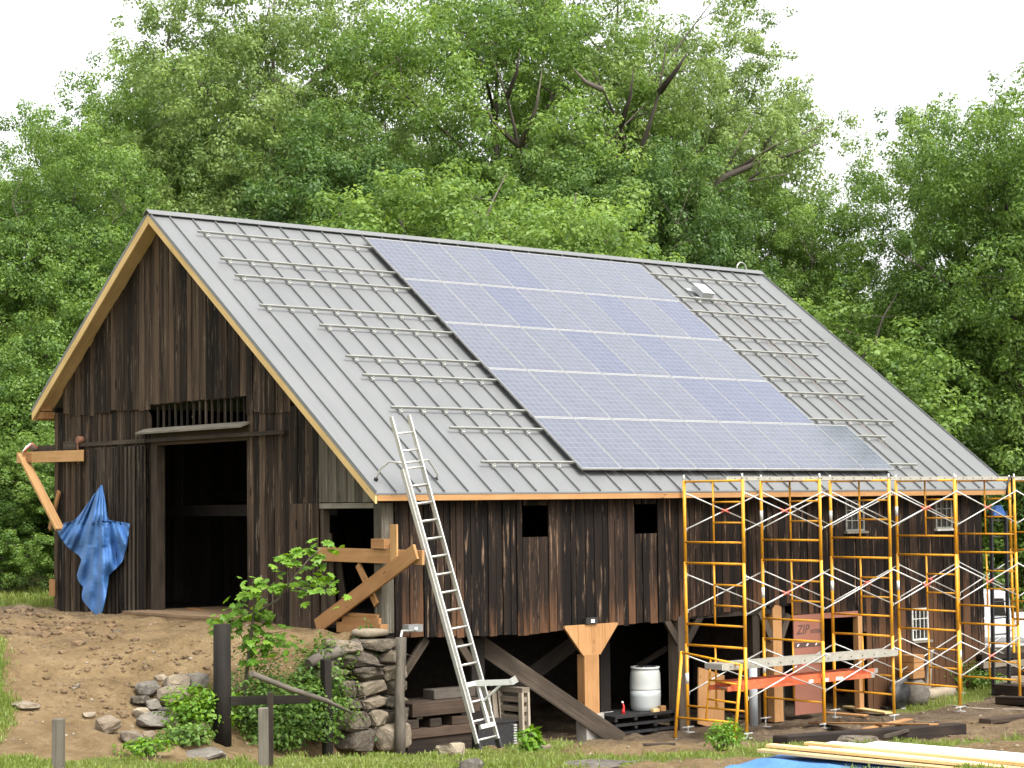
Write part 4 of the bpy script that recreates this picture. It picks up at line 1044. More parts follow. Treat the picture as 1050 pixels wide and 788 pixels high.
# ------------------------------------------------------------------ blue tarp hanging on the sliding door
def hanging_tarp():
    Lk = [(498, 103.5), (503, 100), (509, 95), (516, 90.5), (524, 85), (531, 79.5), (535, 74), (538, 58.5), (541, 57.5), (546, 59.5), (553, 62.5), (561, 69), (568, 78), (572, 84), (580, 82), (590, 79), (596, 80), (602, 85.5), (610, 84), (616, 84.5), (622, 90), (628, 95), (634, 99.5)]
    Rk = [(498, 105), (509, 107), (520, 109), (531, 110.5), (534, 111.5), (536.5, 133), (545, 132.5), (553, 131), (561, 130), (568, 128), (575, 126), (580, 123), (585, 117), (590, 112), (600, 110.5), (610, 109), (620, 107), (628, 105), (634, 102)]
    vs = list(np.arange(498, 530, 4)) + list(np.arange(530, 542, 1.5)) + list(np.arange(542, 634, 4)) + [634]
    Lq = list(np.interp(vs, *zip(*Lk))); Rq = list(np.interp(vs, *zip(*Rk)))
    n = 46; vv = []; ff = []; uvs = []
    rows = []
    for i in range(len(vs) - 1):
        for k in range(3): 
            f = k / 3; rows.append((vs[i] + (vs[i + 1] - vs[i]) * f, Lq[i] + (Lq[i + 1] - Lq[i]) * f, Rq[i] + (Rq[i + 1] - Rq[i]) * f))
    rows.append((vs[-1], Lq[-1], Rq[-1]))
    for v, l, r in rows:
        for j in range(n + 1):
            u = l + (r - l) * j / n
            cen = 103.5 - (v - 498) * .05
            q = (u - cen) / (5 + (v - 498) * .10)
            hump = math.exp(-q * q)                                   # the middle drape hangs in front of the two swags
            fan = (u - 104.5) / max(8.0, (v - 490.0))
            depth = 0.10 + 0.22 * hump + 0.045 * math.sin(fan * 24 + .6) + .03 * math.sin(fan * 57 + 1.0)
            depth += (1 - hump) * .045 * math.sin((v - .55 * abs(u - cen)) * .19)      # sagging folds of the swags
            if v > 560: depth += .022 * math.sin(v * .15 + u * .26)
            depth += .03 * noise.noise(Vector((u * .12, v * .08, 1.0)))
            depth = .10 + max(.03, depth) * min(1, .25 + (v - 498) / 40)
            p = xp(u, v, -depth); vv.append(p)
    m = MB(); fs = []
    for i in range(len(rows) - 1):
        for j in range(n): a = i * (n + 1) + j; fs.append((a, a + 1, a + n + 2, a + n + 1))
    m.add(vv, fs, None, .5, True)
    o = one('hanging_tarp', m, 'tarp_blue', 'crumpled blue tarp hanging in folds from the dark sliding door', 'tarp', xp(104, 570, -.2))
    s = o.modifiers.new('thickness', 'SOLIDIFY'); s.thickness = 0.006
hanging_tarp()

# ------------------------------------------------------------------ under the barn
def pallet(name, label, cat, c, L, W, H, mat, yaw=0.0, open_slots=3, group=None):
    pass
zg = ground(6.5, 0.5)
def black_crate(x0, x1, y0, y1, z0, z1, label):
    t = thing('plastic_pallet', label, 'pallet', ((x0 + x1) / 2, (y0 + y1) / 2, z0))
    n = 3; h = (z1 - z0) / n
    for k in range(n + 1):
        m = MB(); zz = z0 + k * h - (0 if k == 0 else 0.045); m.box((x0, y0, zz), (x1, y1, zz + 0.045), along=0); m.build('deck', 'black_plastic', t)
    for k in range(n):
        m = MB()
        for xx in np.linspace(x0, x1 - .07, 4): m.box((xx, y0 + .01, z0 + k * h + .046), (xx + .07, y0 + .08, z0 + (k + 1) * h - .046)); m.box((xx, y1 - .08, z0 + k * h + .046), (xx + .07, y1 - .01, z0 + (k + 1) * h - .046))
        for yy in np.linspace(y0, y1 - .06, 3):
            m.box((x1 - .07, yy, z0 + k * h + .047), (x1 - .005, yy + .06, z0 + (k + 1) * h - .047))
        # closed left end
        m.box((x0 + .004, y0 + .082, z0 + k * h + .046), (x0 + .03, y1 - .082, z0 + (k + 1) * h - .046), along=1)
        m.build('block', 'black_plastic', t)
    return t
t = black_crate(5.35, 6.95, 0.10, 1.05, zg - .05, 0.44, 'stack of black plastic pallets under the white drum')
dc = Vector((6.52, 0.50, 0.442))
t = thing('plastic_drum', 'white plastic drum half full standing on black pallets under the barn', 'drum', dc)
m = MB(); m.lathe(dc, [(r * .83, z * .91) for r, z in ((.30, 0), (.325, .02), (.345, .10), (.352, .30), (.352, .43))], 28); m.build('lower_body', 'drum_content', t)
m = MB(); m.lathe(dc, [(r * .83, z * .91) for r, z in ((.352, .431), (.358, .45), (.353, .47), (.352, .60), (.345, .76), (.325, .83), (.315, .855), (.335, .862), (.338, .90), (.315, .905), (.30, .885), (.05, .88))], 28); m.build('upper_body', 'drum_plastic', t)
m = MB(); m.lathe(dc + Vector((.03, 0, .803)), [(.19, 0), (.19, .025), (.16, .03), (.02, .03)], 20); m.build('lid', 'black_plastic', t)
m = MB(); m.lathe(dc + Vector((-.15, -.13, .803)), [(.04, 0), (.04, .035), (.02, .036)], 10); m.build('bung', 'black_plastic', t)
# small items on the pallets
t = thing('fuel_nozzle', 'small red plastic spout standing left of the white drum', 'spout', (5.86, .42, .442))
m = MB(); m.tube([(5.86, .42, .442), (5.86, .42, .49), (5.88, .42, .56), (5.85, .42, .63)], [.04, .03, .02, .014], 10); m.build('spout', 'red_plastic', t)
m = MB(); m.tube([(5.85, .42, .63), (5.84, .42, .66)], .02, 8); m.build('cap', 'white_label', t)
m = MB(); m.box((6.36, .12, .442), (6.52, .20, .50), along=0); one('wood_block', m, 'pale_lumber', 'low pale wood block at the foot of the white drum', 'block', (6.45, .16, .442), bevel=.003)
m = MB(); m.box((6.56, .13, .442), (6.70, .22, .54), along=0); one('wood_block', m, 'brown_timber', 'taller brown wood block right at the foot of the white drum', 'block', (6.63, .17, .442), bevel=.003)
# long planks leaning under the barn
m = MB(); m.bar((2.35, 0.55, 2.0), (5.06, -0.36, 0.06), .05, .31, (0, 0, 1)); one('leaning_plank', m, 'old_timber', 'broad weathered plank leaning from the sill down to the ground beside the new post', 'plank', (5, -.3, .1), bevel=.004)
# stacked dark timbers behind the ladder
tz = ground(1.2, .4)
def stack(layers):
    ords = {}
    for (x0, x1, y0, y1, z0, z1, along, lab, mat) in layers:
        m = MB(); m.box((x0, y0, z0), (x1, y1, z1), along=along); one('stacked_timber', m, mat, lab, 'timber', ((x0 + x1) / 2, (y0 + y1) / 2, z0), 'old timbers stacked under the barn', bevel=.012)
stack([
 (0.55, 1.95, 0.10, 0.32, 0.10, 0.44, 0, 'dark base timber at the bottom of the stack behind the ladder, nearest the front', 'dark_timber'),
 (0.55, 1.95, 0.80, 1.02, 0.10, 0.44, 0, 'dark base timber at the bottom of the stack, at its back', 'dark_timber'),
 (0.52, 2.05, 0.06, 0.30, 0.442, 0.60, 0, 'long weathered timber lying on the base of the stack behind the ladder', 'dark_timber'),
 (0.50, 0.78, 0.08, 1.10, 0.602, 0.76, 1, 'short cross timber with its end showing at the left of the stack', 'old_timber'),
 (1.02, 1.27, 0.08, 1.10, 0.602, 0.745, 1, 'short cross timber with its end showing in the middle of the stack', 'old_timber'),
 (1.50, 1.86, 0.08, 1.10, 0.602, 0.75, 1, 'short cross timber with its end showing at the right of the stack', 'dark_timber'),
 (0.62, 2.10, 0.05, 0.30, 0.80, 1.03, 0, 'squared timber on the upper tier of the stack facing out', 'dark_timber'),
 (0.66, 2.05, 0.32, 0.60, 0.80, 1.03, 0, 'squared timber on the upper tier just behind the front one', 'old_timber'),
 (0.62, 2.00, 0.62, 0.95, 0.80, 1.02, 0, 'squared timber on the upper tier at the back of the stack', 'dark_timber'),
 (1.28, 2.20, 0.30, 0.62, 1.032, 1.20, 0, 'rough rounded timber lying topmost on the stack', 'bark')])
# cross pieces that carry the upper tier
for a, b, lab in ((.72, .85, 'thin spacer under the left end of the upper stack tier'), (1.7, 1.82, 'thin spacer under the right end of the upper stack tier')):
    m = MB(); m.box((a, .07, .762), (b, 1.0, .798), along=1); one('spacer', m, 'old_timber', lab, 'spacer', (a, .5, .76))
# pallets standing on edge and black drainage box
def lattice(x, y, z, w, h, label, tilt=0.12):
    t = thing('wooden_pallet', label, 'pallet', (x, y, z))
    for k in range(7):
        xx = x + w * (k + .5) / 7; m = MB(); m.bar((xx, y - .05, z + .03), (xx, y - .05 + tilt, z + h), .105, .02, (0, 1, 0)); m.build('slat', 'pallet_wood', t)
    for k in (0, .5, 1):
        zz = z + .06 + (h - .12) * k; m = MB(); m.bar((x, y + .01 + tilt * k, zz), (x + w, y + .01 + tilt * k, zz), .04, .09, (0, 0, 1)); m.build('stringer', 'pallet_wood', t)
lattice(2.15, .62, ground(2.7, .6), 1.0, .98, 'weathered pallet standing on edge behind the black box')
t = thing('wooden_pallet', 'pale pallet standing end on beside the black box', 'pallet', (3.1, .2, 0))
zb = ground(3.1, .2)
for xx, rr in ((3.02, 0), (3.16, 0.02)):
    m = MB(); m.bar((xx, .02, zb), (xx + .05, .10, 1.04), .10, .045, (1, 0, 0)); m.build('stringer', 'pallet_wood', t)
for k in range(6):
    z = zb + .08 + k * .165; m = MB(); m.box((3.03 + .008 * k, .06, z), (3.24, .075 + .9, z + .09), along=1); m.build('slat', 'pallet_wood', t)
zb = ground(2.6, .1)
t = thing('black_box', 'black plastic box with a ribbed side in front of the upright pallet', 'box', (2.6, .2, zb))
m = MB(); m.box((2.02, 0.02, zb - .02), (2.88, .55, .56)); m.build('body', 'black_plastic', t, bevel=.01)
m = MB(); m.box((2.0, 0.0, .562), (2.9, .57, .585), along=0); m.build('lid', 'black_plastic', t)
m = MB()
for k in range(10): m.box((2.80, -.02, zb + .03 + k * .045), (2.87, 0.018, zb + .055 + k * .045), along=0)
m.build('ribs', 'galvanised', t)

# ------------------------------------------------------------------ dry stone retaining wall at the barn corner
def rockpts(c, rx, ry, rz, seed, sub=2, boxy=.62, rough_=.16, yaw=0.0, tilt=0.0):
    bm = bmesh.new(); bmesh.ops.create_icosphere(bm, subdivisions=sub, radius=1.0)
    V = []; sd = Vector((seed * 3.17, seed * 1.7, seed * .9))
    for v in bm.verts:
        p = v.co.copy(); q = Vector([math.copysign(abs(a) ** boxy, a) for a in p])
        q *= 1 + rough_ * (noise.noise(p * 1.3 + sd) * 1.4 + .6 * noise.noise(p * 3.1 + sd))
        q = Vector((q.x * rx, q.y * ry, q.z * rz)); q.rotate(Matrix.Rotation(tilt, 3, 'Y')); q.rotate(Matrix.Rotation(yaw, 3, 'Z')); V.append(q + Vector(c))
    F = [[v.index for v in f.verts] for f in bm.faces]
    bm.free(); return V, F
def hull_rock(c, rx, ry, rz, seed, boxy=.6, yaw=0.0, tilt=0.0, n=22):
    """broken field stone: hull of random points with worn edges and a rough skin"""
    q = random.Random(seed * 131.7); bm = bmesh.new()
    for _ in range(n):
        p = Vector((q.gauss(0, 1), q.gauss(0, 1), q.gauss(0, 1))).normalized()
        p = Vector([math.copysign(abs(a) ** boxy, a) for a in p]) * q.uniform(.82, 1.08); bm.verts.new(p)
    r = bmesh.ops.convex_hull(bm, input=bm.verts)
    bmesh.ops.delete(bm, geom=[v for v in bm.verts if not v.link_faces], context='VERTS')
    bmesh.ops.bevel(bm, geom=list(bm.edges), offset=.10, segments=1, profile=.5, affect='EDGES')
    bmesh.ops.triangulate(bm, faces=list(bm.faces))
    bmesh.ops.subdivide_edges(bm, edges=[e for e in bm.edges if e.calc_length() > .35], cuts=1, use_grid_fill=True)
    sd = Vector((seed * 3.1, seed, -seed))
    V = []
    bm.verts.ensure_lookup_table(); bm.verts.index_update()
    for v in bm.verts:
        p = v.co * (1 + .10 * noise.noise(v.co * 2.3 + sd) + .05 * noise.noise(v.co * 6 + sd)); p = Vector((p.x * rx, p.y * ry, p.z * rz))
        p.rotate(Matrix.Rotation(tilt, 3, 'Y')); p.rotate(Matrix.Rotation(yaw, 3, 'Z')); V.append(p + Vector(c))
    F = [[v.index for v in f.verts] for f in bm.faces]; bm.free(); return V, F
rs = random.Random(5)
m = MB()
# courses: photo-like big irregular stones
z = 0.38
crs = [0.40, 0.30, 0.21, 0.27, 0.22, 0.26, 0.20]
for ci, h in enumerate(crs):
    x = 0.22 - rs.uniform(0, .06)
    while x > -1.05:
        w = rs.uniform(.34, .80)
        zc = z + h / 2; lean = 0.05 * ci
        if zc + h * .3 < 2.25 and not (x < -1.7 and ci < 1):
            V, F = hull_rock((x - w / 2, -0.34 + lean + rs.uniform(-.05, .05), zc + rs.uniform(-.015, .015)), w * .53, .26, h * rs.uniform(.48, .60), rs.uniform(0, 99), boxy=.42, yaw=rs.uniform(-.2, .2), tilt=rs.uniform(-.12, .12))
            m.add(V, F, None, rs.random(), False)
        x -= w + .01
    z += h * .97
for ci, h in enumerate(crs):      # return into the open basement side
    pass
sw = one('stone_wall', m, 'field_stone', 'dry laid field stone retaining wall at the front corner of the barn', 'stone wall', (-.8, -.3, .4))
# loose stones
def rock(u, v, w, h, mat, label, d=None, seed=None, sink=.25, boxy=.75, yaw=0.0, lift=0.0, ang=.16):
    p = gp(u, v); s = seed if seed is not None else rs.uniform(0, 99)
    m = MB(); V, F = hull_rock((p[0], p[1], p[2] + h * (.5 - sink) + lift), w / 2, (d or w * .8) / 2, h / 2, s, yaw=yaw); m.add(V, F, None, rs.random(), False)
    return one('rock', m, mat, label, 'rock', p)
rock(110, 752, .40, .30, 'pale_stone', 'rounded pale boulder at the foot of the dirt bank', boxy=.9, sink=.12)
rock(26, 724, .52, .14, 'pale_stone', 'long flat pale stone half sunk at the left of the dirt bank', sink=.4)
rock(91, 735, .24, .10, 'pale_stone', 'small flat tan stone above the rounded boulder', sink=.3)
rock(78, 705, .14, .09, 'field_stone', 'small reddish stone in the middle of the dirt slope', sink=.3)
rock(120, 650, .16, .09, 'grey_stone', 'small grey stone on top of the spoil heap edge', sink=.3)
rock(165, 697, .22, .12, 'pale_stone', 'small tan stone sitting alone above the stone pile', sink=.3)
RK = [(181, 708, .46, .30, 'pale_stone', 'cream angular stone with a flat face at the top of the stone pile'),
 (201, 706, .42, .26, 'grey_stone', 'grey rounded stone right of the cream stone at the top of the pile'),
 (178, 722, .62, .32, 'field_stone', 'broad tan boulder in the middle of the stone pile'),
 (150, 714, .44, .26, 'grey_stone', 'dark rough stone at the upper left of the pile'),
 (143, 724, .30, .18, 'field_stone', 'small stone at the left edge of the pile'),
 (158, 729, .28, .18, 'grey_stone', 'small grey stone tucked below the broad tan boulder'),
 (163, 746, .72, .26, 'grey_stone', 'long grey stone lying low in the pile'),
 (145, 738, .30, .18, 'pale_stone', 'light stone left of the long grey stone'),
 (193, 744, .34, .24, 'field_stone', 'brown block at the lower right of the pile'),
 (203, 756, .40, .26, 'field_stone', 'rough brown stone nearest the dark post'),
 (186, 758, .22, .12, 'grey_stone', 'small flat stone in the grass below the pile'),
 (135, 763, .40, .20, 'field_stone', 'flat purple brown stone in the grass below the pile'),
 (152, 760, .22, .14, 'pale_stone', 'small pale stone in the grass below the long grey stone'),
 (210, 733, .36, .24, 'grey_stone', 'grey stone behind the weeds at the right of the pile'),
 (168, 735, .20, .14, 'grey_stone', 'small dark stone wedged in the middle of the pile')]
for q in RK: rock(*q, lift=.05)
rock(206, 776, .80, .22, 'grey_stone', 'large flat mossy stone in the grass below the dark post', sink=.45)
m = MB(); p = gp(177, 758); m.bar(p + np.array([-.09, 0, .06]), p + np.array([.09, -.05, .08]), .1, .06); one('brick', m, 'orange_fibre', 'broken orange brick among the stones below the pile', 'brick', p, bevel=.006)
rock(463, 772, .48, .26, 'pale_stone', 'flat topped pale stone in the grass left of the ladder foot', sink=.3, boxy=.6)
rock(482, 792, .32, .26, 'grey_stone', 'grey stone poking up in the grass below the ladder foot', sink=.3)
rock(608, 785, .9, .10, 'grey_stone', 'long flat grey stone sunk in the grass in the foreground middle', sink=.45)
rock(560, 741 + 27, .16, .10, 'pale_stone', 'small white stone right of the black box')
rock(880, 764, .8, .28, 'field_stone', 'broad low mossy stone in front of the dark beam', sink=.4)
# wide log and flat slabs on top of the stone wall
a = Vector(yp(316, 681, -.32)); b = Vector(yp(366, 660, -.12))
m = MB(); m.tube([a, a.lerp(b, .3) + Vector((0, .02, .03)), a.lerp(b, .6) + Vector((0, 0, .0)), b], [.08, .10, .105, .09], 12); one('log', m, 'bark', 'lichen covered log lying on top of the stone wall', 'log', a)
for (x, w, lab) in ((-.20, .62, 'flat tan slab on top of the stone wall at the barn corner'),):
    m = MB(); V, F = rockpts((x, .12 if x > -1 else .15, 2.27), w / 2, .26, .07, 3 + x, 2, .6, .1); m.add(V, F, None, .5, True); one('slab', m, 'pale_stone', lab, 'stone slab', (x, .1, 2.2))

# ------------------------------------------------------------------ posts, poles
def postat(u, v, h, w, mat, name, label, cat='post', lean=(0, 0), square=True, n=10, ztop=None):
    p = gp(u, v); m = MB(); topz = p[2] + h
    a = Vector((p[0], p[1], p[2] - .15)); b = Vector((p[0] + lean[0], p[1] + lean[1], topz))
    if square: m.bar(a, b, w, w, (RT[0], RT[1], 0))
    else: m.tube([a, a.lerp(b, .4), b], [w / 2, w / 2 * .98, w / 2 * .94], n)
    return one(name, m, mat, label, cat, p, bevel=.012 if square else 0), p
_, pd = postat(228, 762, 1.79, .28, 'black_timber', 'fence_post', 'thick dark round fence post standing at the edge of the weeds', square=False, n=14)
p0 = dp(60, 737, 23.6); g0 = ground(p0[0], p0[1])
m = MB(); m.bar((p0[0], p0[1], g0 - .2), p0, .135, .135, (RT[0], RT[1], 0)); one('fence_post', m, 'grey_timber', 'weathered grey square post alone in front of the dirt bank', 'post', (p0[0], p0[1], g0), bevel=.012)
p1 = dp(270, 726, 25.6); g1 = ground(p1[0], p1[1])
m = MB(); m.bar((p1[0], p1[1], g1 - .2), p1, .125, .125, (RT[0], RT[1], 0)); one('fence_post', m, 'grey_timber', 'pale lichen grey post leaning beside a thin brown stake', 'post', (p1[0], p1[1], g1), bevel=.012)
p2 = dp(277, 710, 26.0); g2 = ground(p2[0], p2[1])
m = MB(); m.bar((p2[0], p2[1], g2 - .2), p2, .075, .075, (RT[0], RT[1], 0)); one('fence_stake', m, 'old_timber', 'thin brown stake standing behind the pale grey post', 'stake', (p2[0], p2[1], g2), bevel=.006)
q0 = dp(236, 719, 29.0); q1 = dp(318, 717, 30.2); m = MB(); m.bar(q0, q1, .05, .13, (0, 0, 1)); one('fence_rail', m, 'black_timber', 'dark horizontal fence rail running right from the thick dark post', 'rail', q0, bevel=.006)
q3 = yp(336, 745, -.62); gz = ground(q3[0], q3[1]); q4 = yp(334, 676, -.62)
m = MB(); m.bar((q3[0], q3[1], gz - .1), q4, .14, .14, (1, 0, 0)); one('fence_post', m, 'black_timber', 'dark old post half hidden by the bush before the stone wall', 'post', (q3[0], q3[1], gz), bevel=.02)
q5 = yp(258, 691, -1.7); q6 = yp(335, 719, -1.2); q7 = yp(360, 731, -1.1)
m = MB(); m.tube([q5, Vector(q5).lerp(Vector(q6), .5) + Vector((0, 0, -.02)), q6, q7], [.045, .045, .04, .02], 8); one('fallen_branch', m, 'branch_bark', 'bare grey branch slanting through the bush', 'branch', q5)
gpole = yp(409, 757, -.62); gz = ground(gpole[0], gpole[1]); tp_ = yp(411, 654, -.62)
t = thing('crooked_pole', 'crooked grey pole standing at the end of the stone wall carrying a small lamp bracket', 'pole', (gpole[0], gpole[1], gz))
m = MB(); A, B = Vector((gpole[0], gpole[1], gz - .1)), Vector(tp_); m.tube([A, A.lerp(B, .3) + Vector((.02, 0, 0)), A.lerp(B, .6) + Vector((-.02, 0, 0)), A.lerp(B, .85) + Vector((.015, 0, 0)), B], [.10, .095, .085, .085, .095], 10); m.build('pole', 'branch_bark', t)
m = MB(); m.tube([B, B + Vector((.10, .1, .10)), Vector(yp(424, 647, -.35))], .022, 6); m.build('bracket_arm', 'galvanised', t)
lp = Vector(yp(424, 645, -.30)); m = MB(); m.box(lp + Vector((-.14, -.05, -.05)), lp + Vector((.16, .12, .07)), along=0); m.build('lamp_plate', 'lamp_grey', t)
m = MB(); m.lathe(lp + Vector((0, -.07, -.03)), [(.02, 0), (.035, .02), (.03, .05), (.01, .06)], 8); m.build('bulb', 'white_foam', t)
# flood lamp under the siding above the new post
lp = Vector(yp(606, 637, -.08)); t = thing('flood_lamp', 'small dark flood lamp fixed above the tan gusset', 'lamp', lp)
m = MB(); m.box(lp + Vector((-.14, -.03, -.05)), lp + Vector((.14, .05, .06)), along=0); m.build('housing', 'dark_steel', t)
m = MB(); m.box(lp + Vector((-.03, -.045, -.03)), lp + Vector((.05, -.031, .03)), along=0); m.build('lens', 'white_label', t)
# cable on the stone wall
# ------------------------------------------------------------------ yard on the right: beams, boards, planks
def lie(u0, v0, u1, v1, w, h, mat, name, label, cat, dz=0.0, dz1=None, group=None, bev=.006):
    a = gp(u0, v0); b = gp(u1, v1); dz1 = dz if dz1 is None else dz1
    m = MB(); m.bar((a[0], a[1], a[2] + h / 2 + dz), (b[0], b[1], b[2] + h / 2 + dz1), w, h, (0, 0, 1)); return one(name, m, mat, label, cat, a, group, bevel=bev)
G = 'boards strewn in front of the scaffold'
lie(800, 768, 984, 753, .26, .22, 'dark_timber', 'beam', 'long dark squared beam lying in the dirt before the scaffold', 'beam', dz=-.04, bev=.02)
lie(833, 745, 958, 757, .16, .03, 'brown_timber', 'board', 'long tan board slanting across the dark beam', 'board', dz=.05, dz1=.20, group=G)
lie(888, 758, 932, 744, .16, .03, 'brown_timber', 'board', 'short orange brown board propped on the dark beam', 'board', dz=.15, dz1=.10, group=G) 
lie(908, 766, 962, 745, .05, .05, 'old_timber', 'board', 'thin grey brown stick crossing the dark beam', 'board', dz=.12, dz1=.05, group=G)
lie(848, 733, 888, 736, .20, .035, 'brown_timber', 'board', 'tan board lying under the scaffold, the left of two', 'board', dz=.02, group=G)
lie(868, 727, 912, 734, .20, .035, 'pale_lumber', 'board', 'tan board lying under the scaffold, the right of two', 'board', dz=.03, group=G)
lie(905, 728, 930, 724, .25, .035, 'old_timber', 'board', 'grey brown board end under the third scaffold frame', 'board', dz=.02, group=G)
lie(1010, 742, 1075, 735, .26, .08, 'dark_timber', 'plank', 'thick brown plank lying under the right scaffold leg', 'plank', dz=.0)
lie(838, 742, 872, 752, .10, .06, 'dark_timber', 'board', 'short dark scrap under the tan board', 'board', dz=-.01, group=G)
lie(755, 736, 790, 738, .30, .05, 'old_timber', 'board', 'brown board under the second scaffold frame', 'board', dz=.01, group=G)
lie(660, 765, 692, 764, .12, .03, 'old_timber', 'board', 'short rusty brown board on the grass left of the scaffold', 'board', dz=.0, group=G)
# grey pipe and tan sheet inside the first bay
a = yp(773, 741, -.30); m = MB(); m.tube([(a[0], a[1], ground(a[0], a[1])), (a[0], a[1], 1.25)], .085, 12); one('drain_pipe', m, 'pipe_grey', 'grey upright drain pipe behind the first scaffold bay', 'pipe', a)
a = yp(738, 742, .25); m = MB(); m.bar((a[0] - .2, .30, 0.0), (a[0] + .1, .55, 1.05), .75, .03, (0, 1, 0)); one('plywood_sheet', m, 'brown_timber', 'brown plywood offcut leaning in the shade behind the first scaffold bay', 'plywood', a)
# stump stack beside the low window
a = yp(937, 722, -.35); zz = ground(a[0], a[1])
m = MB(); V, F = rockpts((a[0] + .05, a[1], zz + .25), .30, .25, .32, 4.4, 2, .8); m.add(V, F, None, .5, True); one('boulder', m, 'grey_stone', 'grey boulder carrying stacked wood blocks below the low window', 'boulder', a)
for k, (w, lab) in enumerate(((.38, 'lowest of the tan wood blocks stacked on the boulder'), (.36, 'middle tan wood block of the stack on the boulder'), (.40, 'topmost tan wood block of the stack on the boulder'))):
    m = MB(); z0 = zz + .55 + k * .165; m.box((a[0] - w / 2 + .02 * k, a[1] - .16, z0), (a[0] + w / 2, a[1] + .16, z0 + .16), along=0); one('wood_block', m, 'new_timber', lab, 'block', (a[0], a[1], z0), bevel=.012)
b = yp(951, 722, -.25); z1 = ground(b[0], b[1]); m = MB(); m.bar((b[0], b[1], z1), (b[0] + .30, b[1] + .12, z1 + 1.05), .16, .05, (0, 1, 0)); one('leaning_board', m, 'pallet_wood', 'short pale board leaning on the wall right of the wood blocks', 'board', b, bevel=.006)
m = MB(); V, F = rockpts((b[0] + .3, b[1] - .02, z1 + .08), .55, .18, .14, 8.2, 2, .7); m.add(V, F, None, .6, True); one('foundation_stone', m, 'pale_stone', 'low pale stone at the foot of the wall below the leaning board', 'stone', (b[0], b[1], z1))
c = (13.05, -.30, ground(13.05, -.30)); m = MB(); V, F = rockpts((c[0], c[1], c[2] + .30), .26, .2, .36, 2.2, 3, .9, .3); m.add(V, F, None, .5, True); one('black_bag', m, 'black_plastic', 'crumpled black bag in the shade left of the wood blocks', 'bag', c)
# rope line on the ground
pts = [gp(u, v) + np.array([0, 0, .02]) for u, v in ((936, 718), (955, 720), (978, 725), (1005, 728), (1045, 729), (1080, 732))]
m = MB(); m.tube(pts, .014, 5); one('ground_rope', m, 'rope', 'pale rope lying across the dirt below the right scaffold legs', 'rope', pts[0])
# timber stacks at the right edge
for k, (u0, v0, u1, v1, h, lab, mat) in enumerate(((1022, 712, 1075, 716, .22, 'dark timber at the bottom of the pile at the right edge', 'dark_timber'), (1027, 722, 1080, 724, .16, 'short dark timber lying before the pile at the right edge', 'dark_timber'))):
    lie(u0, v0, u1, v1, .35, h, mat, 'beam', lab, 'beam', bev=.012)

# ------------------------------------------------------------------ lumber pile under a tarp in the foreground
def pile():
    H = lambda u, v, z: Vector(zp(u, v, z))
    # blue tarp draped over the pile
    base = [H(745, 792, 1.22), H(763, 768, 1.36)]
    ctr = H(880, 800, 1.2)
    ax = (H(1013, 790, 1.42) - H(763, 767, 1.42)); ax.z = 0; L = ax.length; ax.normalize(); sd = Vector((-ax.y, ax.x, 0))
    if sd.dot(Vector((FW[0], FW[1], 0))) < 0: sd = -sd
    o = H(763, 764, 1.52) + ax * .42
    m = MB(); nu, nv = 46, 26; vv = []; fs = []
    for i in range(nu + 1):
        for j in range(nv + 1):
            a = -0.28 + (L + 1.6) * i / nu; b = -1.5 + 2.15 * j / nv
            p = o + ax * a + sd * b; gz = ground(p.x, p.y)
            prof = float(sstep(-1.3, -.45, b) * sstep(.65, .4, b)) * float(sstep(-.28, .10, a))
            fold = .03 * math.sin(a * 9 + b * 4) + .03 * math.sin(b * 13 + a * 2) + .02 * noise.noise(Vector((a * 3, b * 3, 0)))
            z = gz + .01 + (1.455 - gz - .02) * prof + fold * (1 - .9 * float(sstep(-.7, -.3, b))) * prof
            vv.append((p.x, p.y, z))
    for i in range(nu):
        for j in range(nv): q = i * (nv + 1) + j; fs.append((q, q + 1, q + nv + 2, q + nv + 1))
    m.add(vv, fs, None, .5, True)
    one('ground_tarp', m, 'tarp_blue', 'blue tarp draped over the low lumber pile in the near right corner', 'tarp', vv[0])
    # white foam sheets and boards on it
    def sheet(a0, a1, b0, b1, z, th, lab, tilt=0.0):
        m = MB(); P = [o + ax * a0 + sd * b0, o + ax * a1 + sd * b0, o + ax * a1 + sd * b1, o + ax * (a0 + .15) + sd * b1]
        m.prism([(p.x, p.y, z + tilt * k) for p, k in zip(P, (0, 0, 1, 1))], (0, 0, th)); one('foam_sheet', m, 'white_foam', lab, 'foam sheet', P[0], bevel=.004)
    sheet(.30, L + .8, -.22, .55, 1.478, .045, 'white foam sheet lying on the tarp, the lower of two', .05)
    sheet(.95, L + 1.0, -.12, .48, 1.55, .03, 'white foam sheet lying askew on top of the other', .05)
    for k, (a0, a1, b0, b1, z, lab) in enumerate(((0.0, L + 1.3, -.27, -.36, 1.53, 'long pale board on the foam, nearest the front'), (.02, L + 1.3, -.12, -.24, 1.575, 'long pale board lying in the middle of the foam'), (.45, L + 1.0, 0.02, -.10, 1.615, 'long pale board lying furthest back on the foam'))):
        m = MB(); p0 = o + ax * a0 + sd * b0; p1 = o + ax * a1 + sd * b1; m.bar((p0.x, p0.y, z - .015), (p1.x, p1.y, z - .02), .13, .035, (0, 0, 1)); one('board', m, 'pale_lumber', lab, 'board', p0, 'boards on the foreground pile', bevel=.004)
pile()

